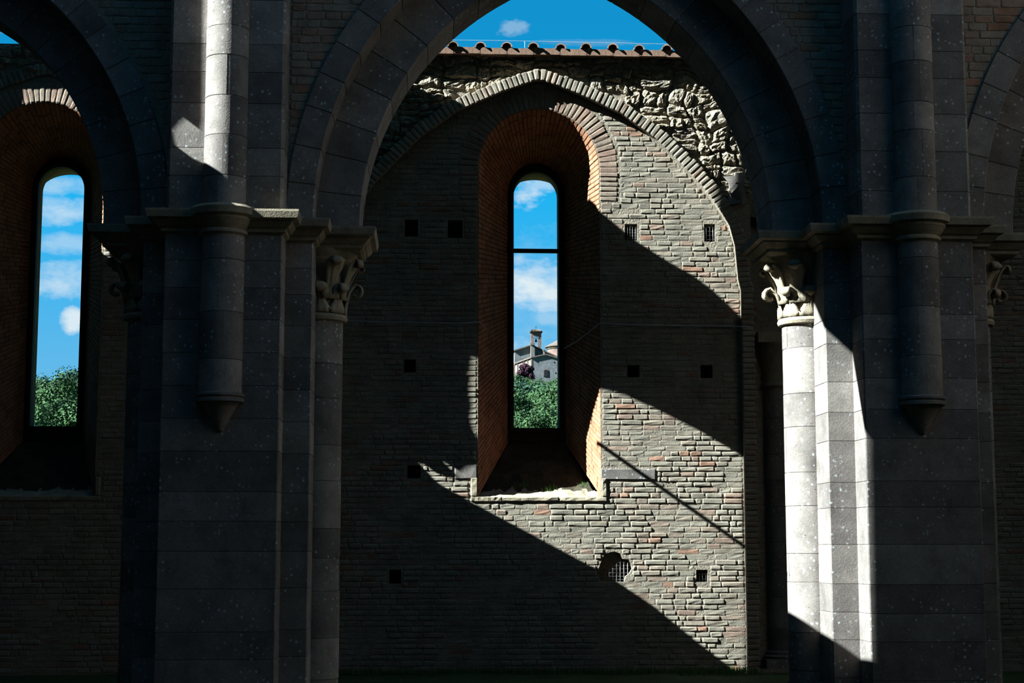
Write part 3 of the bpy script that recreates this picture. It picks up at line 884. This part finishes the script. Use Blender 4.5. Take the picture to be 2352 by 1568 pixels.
# wall responds in the recesses behind the piers
RL = ['slender stone half-column on the aisle wall hidden behind the left pier', 'dim stone half-column on the aisle wall just left of the sunlit pier column']
for i, (a, b) in enumerate(STRIPS):
    c = (a+b)/2-.03; root = empty('wall_respond', (c, WY+.295, 0)); tag(root, RL[i], 'column', 'half-columns on the aisle wall')
    m = MB(); drums(m, 0, .02, .215, .22, 3.75, .42, math.pi, 2*math.pi, 20, 90+i, .2); m.build('shaft', M['stone'], root)
    m = MB(); lathe(m, [(.225, 3.72), (.25, 3.75), (.225, 3.8), (.225, 3.95), (.27, 4.2), (.31, 4.32)], 0, .02, 20, math.pi, 2*math.pi, .4)
    box(m, -.32, .32, -.26, .0, 4.32, 4.46, .4); m.build('capital', M['cap'], root)
    m = MB(); box(m, -.29, .29, -.27, .0, 0.0, .14, .4); lathe(m, [(.27, .14), (.285, .17), (.25, .2), (.255, .22), (.22, .25)], 0, .02, 20, math.pi, 2*math.pi, .4); m.build('base', M['stone'], root)
# springer stone of the lost vault
m = MB()
q = [at(x, y, WY-.1) for x, y in [(1661,465),(1668,452),(1682,440),(1702,416),(1702,408),(1661,408),(1664,420),(1674,432)]]
pp = [(at(1664,470,WY).x, at(1664,470,WY).z), (at(1700,466,WY).x, at(1700,466,WY).z)]
S = [(at(x, y, WY).x, at(x, y, WY).z) for x, y in [(1664,474),(1712,470),(1712,398),(1688,398),(1686,406),(1660,407),(1672,420),(1674,436),(1668,452)]]
S = S[::-1]
n = len(S)
fr = [Vector((x, WY-.05 if (z > at(0, 430, WY).z) else WY-.02, z)) for x, z in S]; bk = [Vector((x, WY+.05, z)) for x, z in S]
m.add(fr+bk, [tuple(range(n)), tuple(range(n, 2*n))[::-1]]+[((i+1) % n, i, n+i, n+(i+1) % n) for i in range(n)], .7)
a1 = [at(x, y, WY).xz for x, y in [(1664,474),(1700,470),(1700,418),(1686,438),(1672,452)]]
f1 = [Vector((p[0], WY-.05, p[1])) for p in a1]; f2 = [Vector((p[0], WY-(.30 if i in (2,) else .16 if i in (1, 3) else .06), p[1])) for i, p in enumerate(a1)]
m.add(f1+f2, [tuple(range(5, 10))]+[(i, (i+1) % 5, 5+(i+1) % 5, 5+i) for i in range(5)]+[tuple(range(5))[::-1]], .8)
tag(m.build('springer_stone', M['stone']), 'pale broken springer stone at the right shoulder of the brick arch', 'stone')

# ------------------------------------------------------------------ cable and grilles
def cable(name, pts, label, r=.008):
    m = MB(); tube(m, pts, r, 6); tag(m.build(name, M['wire']), label, 'cable')
P = [at(800,737,WY-.03), at(900,738,WY-.03), at(1000,740,WY-.03), at(1096,742,WY-.035), at(1108,746,WY+.1), at(1135,758,WY+.5), at(1165,769,WY+.9)]
P = [at(a, b, WY-.04) for a, b in [(640,737),(720,736),(800,737),(900,739),(1000,741),(1060,742)]]+[Vector((WXC-WR-.03, WY-.045, 4.55)), Vector((WXC-WR+.02, WY+.0, 4.55))]
P += [Vector((WXC-.70, WY+.27, 4.50)), Vector((WXC-.56, WY+.6, 4.42)), Vector((WXC-.42, WY+.96, 4.36))]
cable('cable', P, 'thin cable along the shaded wall left of the central window')
P = [Vector((WXC+.41, WY+.96, 4.33)), Vector((WXC+.55, WY+.6, 4.38)), Vector((WXC+.69, WY+.27, 4.47)), Vector((WXC+WR-.02, WY, 4.54)), Vector((WXC+WR+.04, WY-.045, 4.55))]
P += [at(a, b, WY-.04) for a, b in [(1450,746),(1560,748),(1690,750)]]+[at(1704,750,WY-.14), at(1720,751,WY-.14)]
cable('cable', P, 'thin cable along the shaded wall right of the central window')
def grille(poly_px, depth, label, nx, nz, ragged=False):
    x0, x1, y0, y1 = poly_px
    a = at(x0, y0, WY+depth); b = at(x1, y1, WY+depth); m = MB()
    xa, xb, za, zb = a.x, b.x, b.z, a.z; rr = random.Random(nx*7+int(x0))
    tops = []
    for i in range(nx):
        x = xa+(xb-xa)*(i+.5)/nx; top = zb
        if ragged: top = za+(zb-za)*(.42, .62, .86, 1, 1.02, .98, .9)[i % 7]
        tops.append((x, top)); tube(m, [(x, 0, za-.01), (x+rr.uniform(-.004, .004), 0, top)], .003, 5)
    for j in range(nz):
        z = za+(zb-za)*(j+.45)/nz
        xs = [x for x, t in tops if t > z]
        if xs: tube(m, [(min(xs)-.02, .005, z), (max(xs)+.02, .005, z+rr.uniform(-.006, .006))], .0022, 5)
    o = m.build('wire_grille', M['wire']); o.location = (0, WY+depth, 0)
    tag(o, label, 'grille')
grille((1438,1462,516,551), .03, 'wire grille in the upper putlog hole cut by the shadow edge', 4, 5)
grille((1618,1642,516,554), .03, 'wire grille in the upper sunlit putlog hole near the right end of the wall', 3, 4)
grille((1386,1446,1286,1334), .06, 'wire grille across the ragged breach low in the sunlit brick wall', 7, 6, True)
grille((1602,1625,1312,1335), .05, 'small wire grille in the low square hole right of the ragged breach', 3, 2)

# ------------------------------------------------------------------ walls and slab added to shade the ruin (out of view)
OX = -7.0
def MP(p): return (p.y-(p.x-OX)/SK, p.z+SS*(p.x-OX))
def holepx(L): return [MP(at(x, y, Y)) for x, y, Y in L]
W_ = WY-.01
HU = holepx([(x, y, W_) for x, y in [(925,181),(962,205),(1050,243),(1180,322),(1290,408),(1372,480),(1450,545),(1520,590),(1590,630),(1640,668),(1700,725),(1709,733),(1709,40),(925,40)]])
HL = holepx([(x, y, W_) for x, y in [(1083,818),(1078,860),(1081,930),(1079,960),(1083,985),(1097,1008),(1099,1062),(1094,1072),(1082,1074),(1062,1086),(1022,1062),(1036,1078),(1056,1097),(1030,1097),(1000,1085),(975,1066),(958,1060),
     (1005,1108),(1085,1153),(1380,1310),(1500,1390),(1600,1472),(1700,1548),(1709,1556),(1709,1050),(1700,1045),(1600,985),(1500,935),(1440,908),(1378,890),(1240,850),(1100,820)]])
HW2 = holepx([(x, y, W_) for x, y in [(50,203),(175,203),(175,275),(50,275)]])
HW3 = holepx([(x, y, W_) for x, y in [(196,380),(245,380),(250,590),(232,580),(210,556),(196,540)]])
HN = [MP(p) for p in [at(1998,1513,PY0), at(1905,1462,OY0), at(1885,1450,IYA), at(1808,1402,CY), at(1795,1396,CY+.08)]]+\
     [MP(p) for p in [at(520,405,PY0-.2), at(467,374,PY0), at(440,362,PY0), at(405,335,PY0), at(398,300,PY0), at(425,272,PY0), at(462,300,PY0)]]+\
     [MP(at(466,272,PY0)), (MP(at(468,-120,PY0))[0], 11.4), (MP(at(512,402,PY0-.2))[0]-.05, 11.4), (MP(at(1766,650,CY))[0]+.03, MP(at(1766,650,CY))[1])]+\
     [MP(p) for p in [at(1790,634,CY), at(1808,648,CY), at(1885,712,IYA), at(1905,765,OY0), at(1965,820,OY0), at(1990,1000,PY0)]]
TD = .25
m = MB()
LH = 19.0
ddir = (SDIR/SDIR.x)*(-TD)
holesL = [HU, HL, HW2, HW3, HN]
plate(m, [(-4.2, -.3), (23.05, -.3), (23.05, LH), (-4.2, LH)], holesL, lambda y, z: (OX, y, z), ddir, .4, 0)  # unseen wall added; holes traced back along the sun from wanted lit patches
struct(m.build('wall_left_gobo', M['stone']))
# tie rod across the lower opening
p0 = at(1345,1000,W_); p1 = at(1712,1260,W_); a = MP(p0); b = MP(p1)
m = MB(); tube(m, [(OX+.03, a[0]+.08, a[1]), (OX+.03, b[0]-.05, b[1])], .028, 8)
tag(m.build('tie_rod', M['dark']), 'iron tie rod across the opening whose slim shadow crosses the sunlit wall', 'rod')
m = MB(); box(m, OX, 12.6, -4.2, 3.5, 12, 12.5); struct(m.build('sky_blocker_slab', M['stone']))  # slab added over the roofless church to cut sky light
m = MB(); box(m, 12.0, 12.6, -4.2, 23.05, -.3, 15); struct(m.build('wall_right', M['stone']))
m = MB(); box(m, OX-.25, 12.6, -4.8, -4.2, -.3, 15); struct(m.build('wall_front', M['stone']))

# ------------------------------------------------------------------ hilltop hermitage
def wpoly(m, pts, mat=0, tint=.5, thick=Vector((0, .4, 0))):
    n = len(pts); A = [Vector(p) for p in pts]; B = [p+thick for p in A]
    t = tessellate_polygon([A])
    m.add(A+B, [q for q in t]+[tuple(n+i for i in q)[::-1] for q in t]+[(i, (i+1) % n, n+(i+1) % n, n+i) for i in range(n)], tint, mat)
def zp(x, y): return 1160+x/6.03, 740+y/6.03
def A(x, y, Y): return at(*zp(x, y), Y)
BY = 400.; gz = 38.
def down(p, z=gz): return Vector((p.x, p.y, z))
root = empty('hilltop_chapel', (A(375, 700, BY).x, BY, gz)); tag(root, 'grey stone chapel buildings with low gabled roofs on the hilltop', 'building')
RO = root.location.copy()
def cb(m, name, mat):
    m.v = [tuple(Vector(v)-RO) for v in m.v]; return m.build(name, mat, root)
e0, rg_, e1 = A(375, 497, BY), A(565, 455, BY+.0), A(790, 520, BY)
m = MB(); wpoly(m, [down(e0), down(e1), e1, rg_, e0]); cb(m, 'gable_wall', M['greywall'])
s1 = A(128, 586, BY+14)
m = MB(); wpoly(m, [down(s1), down(e0), e0, s1], thick=Vector((.3, .3, 0))); cb(m, 'side_wall', M['cream'])
m = MB()
for t in (.02, .22, .42, .78, .98):
    p = e0.lerp(s1, t); d = Vector((-.25, -.2, 0)); box(m, p.x-.22, p.x+.12, p.y-.35, p.y+.0, gz, p.z-.1)
cb(m, 'posts', M['fbrick'])
rb = A(330, 560, BY+14)+Vector((2.0, 0, 1.0)); up = Vector((0, 0, .28)); o1 = Vector((-.35, -.4, 0))
rbk = rg_+(s1-e0)
m = MB(); vs = [e0+o1, rg_+Vector((0, -.4, .05)), rbk, s1+o1]; vs = vs+[v+up for v in vs]; m.add(vs, BOXF, .5)
m2_ = [rg_+Vector((0, -.4, .05)), e1+Vector((.4, -.4, -.1)), e1+(s1-e0), rbk]; vs = m2_+[v+up for v in m2_]; m.add(vs, BOXF, .5)
cb(m, 'roof', M['froof'])
def archwin(m, xa, xb, yt, yb, Y, name, mat, off=-.12):
    a = A(xa, yb, Y); b = A(xb, yt, Y); w = (b.x-a.x)/2; cx = (a.x+b.x)/2; n = 8
    P = [Vector((a.x, Y+off, a.z)), Vector((b.x, Y+off, a.z))]+[Vector((cx+w*math.cos(math.pi*i/n), Y+off, b.z-w*.5+w*.5*math.sin(math.pi*i/n))) for i in range(n+1)]
    wpoly(m, P, thick=Vector((0, .1, 0)))
m = MB(); archwin(m, 532, 602, 648, 752, BY, 'a', None, -.08); cb(m, 'window_surround', M['fbrick'])
m = MB(); archwin(m, 540, 595, 658, 750, BY, 'a', None, -.14); cb(m, 'arched_window', M['fdark'])
m = MB()
for (x, y) in ((455, 550), (682, 553), (700, 700)):
    m = MB(); p = A(x, y, BY); box(m, p.x-.12, p.x+.12, BY-.06, BY+.05, p.z-.15, p.z+.15); cb(m, 'vent', M['fdark'])

# taller rear range
BY2 = 424.
pts = [A(132, 560, BY2), A(132, 402, BY2), A(355, 330, BY2), A(410, 342, BY2), A(545, 410, BY2), A(800, 520, BY2), A(800, 560, BY2)]
pts[0] = down(pts[0]); pts[-1] = down(pts[-1])
m = MB(); wpoly(m, pts[::-1], thick=Vector((0, 8, 0))); cb(m, 'rear_wall', M['greywall'])
m = MB()
for (a_, b_) in ((A(120, 400, BY2-.5), A(358, 324, BY2-.5)), (A(405, 336, BY2-.5), A(545, 404, BY2-.5)), (A(545, 404, BY2-.5), A(810, 520, BY2-.5))):
    vs = [a_, b_, b_+Vector((0, 9, 0)), a_+Vector((0, 9, 0))]; vs = vs+[v+Vector((0, 0, .3)) for v in vs]; m.add(vs, BOXF, .5)
cb(m, 'rear_roof', M['froof'])
m = MB(); a_ = A(357, 490, BY2-2); b_ = A(410, 312, BY2-2); box(m, a_.x, b_.x, BY2-2.4, BY2+1, gz, b_.z); cb(m, 'buttress', M['cream'])
m = MB(); a_ = A(350, 318, BY2-2); b_ = A(412, 300, BY2-2); box(m, a_.x, b_.x, BY2-2.7, BY2+1, a_.z, b_.z+.2); cb(m, 'buttress_cap', M['froof'])
m = MB(); a_ = A(533, 445, BY2-8); b_ = A(552, 378, BY2-8); box(m, a_.x, b_.x, BY2-8.2, BY2-7, gz, b_.z-.3); box(m, a_.x-.15, b_.x+.15, BY2-8.4, BY2-6.9, b_.z-.3, b_.z); cb(m, 'chimney', M['cream'])
# bell gable with its bell
TY = 426.
root = empty('bell_gable', (A(428, 380, TY).x, TY, A(428, 420, TY).z)); RO = root.location.copy()
tag(root, 'brick bell gable with tiled cap rising above the hilltop chapel', 'bell tower')
a_ = A(356, 420, TY); b_ = A(500, 152, TY); oa = A(402, 350, TY); ob = A(455, 195, TY)
hw = (ob.x-oa.x)/2; hc = (oa.x+ob.x)/2; hz = ob.z-hw
hole = [(hc-hw, oa.z)]+[(hc+hw*math.cos(math.pi*(1-i/10)), hz+hw*math.sin(math.pi*(1-i/10))) for i in range(11)]+[(hc+hw, oa.z)]
m = MB(); plate(m, [(a_.x, a_.z-3), (b_.x, a_.z-3), (b_.x, b_.z), (a_.x, b_.z)], [hole], lambda x, z: (x, TY-.5, z), (0, 1.0, 0), .5); cb(m, 'masonry', M['fbrick'])
m = MB(); vs = []; n = 10
for i in range(n+1):
    t = math.pi*i/n
    for rr_ in (hw*1.05, hw*1.4): vs += [(hc+rr_*math.cos(t), TY-.62, hz+rr_*math.sin(t)), (hc+rr_*math.cos(t), TY-.45, hz+rr_*math.sin(t))]
m.add(vs, [f for i in range(n) for f in ((i*4, i*4+2, i*4+6, i*4+4), (i*4+2, i*4+3, i*4+7, i*4+6), (i*4+1, i*4, i*4+4, i*4+5))], .9); cb(m, 'arch_moulding', M['greywall'])
m = MB(); box(m, a_.x-.15, b_.x+.15, TY-.8, TY+.7, b_.z, b_.z+.25)
x0_, x1_ = a_.x-.3, b_.x+.3; mid = (x0_+x1_)/2
vs = [(x0_, TY-1, b_.z+.2), (x1_, TY-1, b_.z+.2), (x1_, TY+1, b_.z+.2), (x0_, TY+1, b_.z+.2), (x0_, TY-1, b_.z+.42), (x1_, TY-1, b_.z+.42), (x1_-.6, TY+.0, b_.z+.95), (x0_+.6, TY+.0, b_.z+.95)]
m.add(vs, BOXF, .8)
for i in range(8):
    xx = x0_+(x1_-x0_)*(i+.5)/8; tube(m, [(xx, TY-1.1, b_.z+.42), (mid+(xx-mid)*.7, TY, b_.z+.98)], .12, 6)
cb(m, 'tiled_cap', M['froof'])
m = MB(); tz = b_.z+.9; tube(m, [(mid, TY, tz), (mid, TY, tz+1.0)], .05, 5); tube(m, [(mid-.25, TY, tz+.7), (mid+.25, TY, tz+.7)], .05, 5); cb(m, 'cross', M['dark'])
m = MB(); tube(m, [(hc-hw, TY, hz+.05), (hc+hw, TY, hz+.05)], .06, 6); cb(m, 'bell_beam', M['dark'])
root2 = empty('bell', (hc, TY, hz-.95)); tag(root2, 'dark bronze bell hanging in the arched opening of the bell gable', 'bell')
m = MB(); lathe(m, [(.0, .25), (.34, .0), (.36, .03), (.28, .2), (.22, .45), (.19, .65), (.12, .76), (.0, .8)], 0, 0, 16); m.build('bell_body', M['dark'], root2)
m = MB(); tube(m, [(0, 0, .75), (0, 0, .98)], .05, 6); m.build('yoke', M['dark'], root2)
m = MB(); tube(m, [(0, 0, -.75), (0, 0, .3)], .03, 6); tube(m, [(0, 0, -.12), (0, 0, -.0)], .07, 8); m.build('clapper', M['dark'], root2)
# round brick chapel
DY = 450.
dc = A(830, 400, DY); dr = dc.x-A(605, 400, DY).x; tz = A(700, 330, DY).z
root = empty('round_chapel', (dc.x, DY+dr, gz)); tag(root, 'round red brick chapel drum at the right behind the chapel roof', 'building')
m = MB(); lathe(m, [(dr, 0), (dr, tz-gz-.4)], 0, 0, 48); m.build('drum', M['fbrick'], root)
m = MB(); lathe(m, [(dr, tz-gz-.6), (dr+.25, tz-gz-.4), (dr+.25, tz-gz-.15), (dr+.7, tz-gz+.1), (dr+.75, tz-gz+.35), (0.0, tz-gz+3.2)], 0, 0, 48); m.build('conical_roof', M['froof'], root)

# ------------------------------------------------------------------ trees
def tree(h, rad, n_cl, n_leaf, ls, mat, seed, name, kind_name='foliage'):
    r = random.Random(seed); m = MB()
    cz_ = h*.62
    cl = []
    for i in range(n_cl):
        while True:
            v = Vector((r.uniform(-1, 1), r.uniform(-1, 1), r.uniform(-1, 1)))
            if .35 < v.length < 1: break
        c = Vector((v.x*rad*.82, v.y*rad*.82, cz_+v.z*h*.34)); cl.append(c)
        cr = rad*r.uniform(.14, .30); tb = r.uniform(-.3, .3)
        for k in range(n_leaf):
            d = Vector((r.gauss(0, 1), r.gauss(0, 1), r.gauss(0, 1))).normalized(); p = c+d*cr*r.uniform(.45, 1.15)
            nn = (d+Vector((r.uniform(-.8, .8), r.uniform(-.8, .8), r.uniform(-.3, .9)))).normalized()
            t = nn.cross(Vector((r.uniform(-1, 1), r.uniform(-1, 1), r.uniform(-1, 1)))).normalized(); b = nn.cross(t)
            s = ls*r.uniform(.6, 1.3)
            m.add([p-t*s, p-b*s*.55, p+t*s, p+b*s*.55], [(0, 1, 2, 3)], min(1, max(0, .5+tb+r.uniform(-.25, .25))), 0)
    root = empty(name)
    m.build('foliage', mat, root)
    m = MB(); tube(m, [(0, 0, -.3), (.05*h*.3, 0, h*.25), (0, .04*h, h*.5), (0, 0, h*.8)], [h*.035, h*.028, h*.018, h*.006], 8)
    for c in cl[::max(1, n_cl//8)]:
        s = Vector((0, 0, h*.3)); tube(m, [s, s.lerp(c, .5)+Vector((0, 0, h*.03)), c], [h*.014, h*.009, h*.003], 6)
    m.build('trunk', M['bark'], root)
    return root
T1 = tree(7.5, 3.2, 70, 210, .105, M['leafA'], 1, 'broadleaf_tree')
T2 = tree(8.5, 3.0, 70, 200, .105, M['leafB'], 2, 'broadleaf_tree')
def spot(o, px, py_top, Y, hproto, scale, label, first, grp=None, rz=0., dx=0):
    p = at(px, py_top, Y); q = o if first else copy_tree(o)
    q.location = (p.x+dx, Y, p.z-hproto*scale*.97); q.scale = (scale,)*3; q.rotation_euler = (0, 0, rz)
    tag(q, label, 'tree', grp); return q
G = 'green trees on the slope outside the windows'
spot(T1, 1205, 898, 112, 7.5, 1.0, 'green leafy tree filling the lower left of the central window', True, G, 0)
spot(T1, 1262, 884, 122, 7.5, 1.05, 'green leafy tree below the stone chapel in the right of the central window', False, G, 2.1)
spot(T1, 1238, 930, 100, 7.5, .9, 'nearest green tree crown just above the sill opening of the central window', False, G, 4.0)
spot(T2, 1176, 868, 140, 8.5, 1.1, 'green tree top at the left edge of the central window under the purple tree', False, G, 1.0)
spot(T1, 1300, 905, 105, 7.5, 1.0, 'green tree mostly hidden by the right jamb of the central window', False, G, 5.0)
spot(T2, 1222, 884, 150, 8.5, 1.2, 'tree behind the front row in the central window, right below the chapel wall', False, G, 3.0)
spot(T1, 172, 860, 110, 7.5, 1.0, 'bright green tree at the right of the far left window', False, G, .7)
spot(T2, 108, 872, 150, 8.5, 1.15, 'blue-green feathery tree at the left of the far left window', True, G, 2.0)
spot(T1, 120, 915, 92, 7.5, .9, 'low green bush crown along the bottom of the far left window', False, G, 3.3)
spot(T2, 195, 845, 126, 8.5, 1.0, 'tallest tree tip at the right edge of the far left window', False, G, 5.1)
spot(T1, 60, 890, 118, 7.5, 1.0, 'green tree beyond the left jamb of the far left window', False, G, 4.4)
TP = tree(6.0, 2.9, 34, 150, .26, M['leafP'], 5, 'purple_plum_tree')
spot(TP, 1207, 838, 388, 6.0, 1.0, 'dark purple-leaved tree in front of the hilltop chapel', True, None, 0)
for i, (px_, py_, Y_, s_) in enumerate([(1195, 862, 375, 1.1), (1236, 872, 372, 1.1), (1272, 871, 378, 1.1), (1310, 860, 380, 1.3), (1160, 858, 380, 1.3)]):
    spot(T1, px_, py_, Y_, 7.5, s_, 'small distant green tree at the foot of the hilltop chapel', False, 'distant trees at the foot of the chapel', i*1.3)

rw = random.Random(12); m = MB()
for i in range(1500):
    x = rw.uniform(-75, 75); y = rw.uniform(165, 215)
    c = Vector((x, y, terz(y)+rw.uniform(.5, 3.6)+1.2*noise.noise(Vector((x*.08, y*.08, 1))))); cr = rw.uniform(.8, 1.6); tb = rw.uniform(-.3, .3)
    for k in range(42):
        d = Vector((rw.gauss(0, 1), rw.gauss(0, 1), rw.gauss(0, 1))).normalized(); p = c+d*cr*rw.uniform(.5, 1.1)
        nn = (d+Vector((rw.uniform(-.8, .8), rw.uniform(-.8, .8), rw.uniform(-.3, .9)))).normalized()
        t = nn.cross(Vector((rw.uniform(-1, 1), rw.uniform(-1, 1), rw.uniform(-1, 1)))).normalized(); b = nn.cross(t); q = rw.uniform(.14, .34)
        m.add([p-t*q, p-b*q*.55, p+t*q, p+b*q*.55], [(0, 1, 2, 3)], min(1, max(0, .45+tb+rw.uniform(-.2, .2))), 0)
tag(m.build('woodland', M['leafA']), 'green woodland thicket covering the slope behind the nearer trees', 'woodland', kind='stuff')

# ------------------------------------------------------------------ sky and sun
w = bpy.data.worlds.new('sky'); sc.world = w; w.use_nodes = True; nt = w.node_tree; nt.nodes.clear(); L = nt.links
wo = N(nt, 'ShaderNodeOutputWorld'); bg = N(nt, 'ShaderNodeBackground'); L.new(bg.outputs[0], wo.inputs[0])
tc = N(nt, 'ShaderNodeTexCoord'); sp = N(nt, 'ShaderNodeSeparateXYZ'); L.new(tc.outputs['Generated'], sp.inputs[0])
def mth(op, a, b=None, c=None, clamp=False):
    n = N(nt, 'ShaderNodeMath', operation=op); n.use_clamp = clamp
    for i, x in enumerate((a, b, c)):
        if x is None: continue
        if isinstance(x, (int, float)): n.inputs[i].default_value = x
        else: L.new(x, n.inputs[i])
    return n.outputs[0]
yy = mth('MAXIMUM', sp.outputs[1], .02)
u_ = mth('DIVIDE', sp.outputs[0], yy); v_ = mth('DIVIDE', sp.outputs[2], yy)
def nz(scale, detail=6, rough=.6, off=0):
    n = N(nt, 'ShaderNodeTexNoise'); n.inputs['Scale'].default_value = scale; n.inputs['Detail'].default_value = detail; n.inputs['Roughness'].default_value = rough
    mp = N(nt, 'ShaderNodeMapping'); mp.inputs['Location'].default_value = (off, off*.7, 0); mp.inputs['Scale'].default_value = (1, 1, 1.8)
    L.new(tc.outputs['Generated'], mp.inputs[0]); L.new(mp.outputs[0], n.inputs['Vector']); return n.outputs[0]
n_big = nz(38, 8, .62); n_fine = nz(130, 5, .6, 5.1); n_soft = nz(12, 5, .5, 3.3); n_all = nz(2.2, 8, .6, 1.7)
total = None
CL = [(1212,458,42,36,.75,1.3),(1240,418,70,24,.5,1.2),(1255,655,130,66,1.0,.7),(1190,600,24,18,.5,.8),(1190,790,60,24,.7,.8),(1262,735,45,30,.35,1.),(1240,700,80,30,.25,1.),
      (1185,68,36,22,.28,1.8),(1350,98,150,9,.10,1.),(150,482,120,34,.6,.8),(140,560,110,24,.4,.8),(150,645,130,44,.62,.8),(168,737,34,36,.95,.5),(150,425,120,26,.45,.8),(1290,700,300,160,.18,.8)]
for (px_, py_, a_, b_, st, nn_) in CL:
    d = ray(px_, py_); u0, v0 = d[0]/d[1], d[2]/d[1]
    e = mth('MULTIPLY', mth('SUBTRACT', u_, u0), F/a_); f = mth('MULTIPLY', mth('SUBTRACT', v_, v0), F/b_)
    q = mth('ADD', mth('MULTIPLY', e, e), mth('MULTIPLY', f, f))
    q = mth('ADD', q, mth('ADD', mth('MULTIPLY', mth('SUBTRACT', n_big, .5), 4.2*nn_), mth('MULTIPLY', mth('SUBTRACT', n_fine, .5), 1.6*nn_)))
    k = mth('MULTIPLY', mth('SUBTRACT', 1.1, q, None), .75 if nn_ > .6 else 1.2, None, True)
    k = mth('MULTIPLY', k, st)
    total = k if total is None else mth('MAXIMUM', total, k)
gen = N(nt, 'ShaderNodeMapRange'); gen.inputs[1].default_value = .56; gen.inputs[2].default_value = .75; gen.inputs[4].default_value = .6; L.new(n_all, gen.inputs[0])
away = N(nt, 'ShaderNodeMapRange'); away.inputs[1].default_value = .92; away.inputs[2].default_value = .85; L.new(sp.outputs[1], away.inputs[0])
total = mth('MAXIMUM', total, mth('MULTIPLY', gen.outputs[0], away.outputs[0]))
hz_ = N(nt, 'ShaderNodeMapRange'); hz_.inputs[1].default_value = .0; hz_.inputs[2].default_value = 1.; L.new(v_, hz_.inputs[0])
cr = ramp(nt, [(0, (.24, .55, .80)), (.10, (.13, .49, .82)), (.155, (.06, .46, .85)), (.22, (.012, .45, .88)), (.30, (.006, .30, .64)), (.6, (.006, .22, .50))])
L.new(hz_.outputs[0], cr.inputs[0])
mx = N(nt, 'ShaderNodeMix', data_type='RGBA'); mx.inputs[7].default_value = (.72, .84, .90, 1)
L.new(total, mx.inputs[0]); L.new(cr.outputs[0], mx.inputs[6]); L.new(mx.outputs[2], bg.inputs[0]); bg.inputs[1].default_value = 1.0
sl = bpy.data.lights.new('sun', 'SUN'); sl.energy = 37; sl.angle = R(.17); sl.color = (.86, 1.0, 1.06)
so = bpy.data.objects.new('sun', sl); COL.objects.link(so); so.rotation_euler = SDIR.to_track_quat('-Z', 'Y').to_euler(); so.location = (-30, 0, 40)
vs = sc.view_settings; vs.view_transform = 'Standard'; vs.look = 'None'; vs.exposure = 0; vs.gamma = 1; vs.use_curve_mapping = False
sc.cycles.max_bounces = 4; sc.cycles.diffuse_bounces = 4; sc.cycles.glossy_bounces = 1
sc.cycles.use_adaptive_sampling = True; sc.cycles.adaptive_threshold = .02
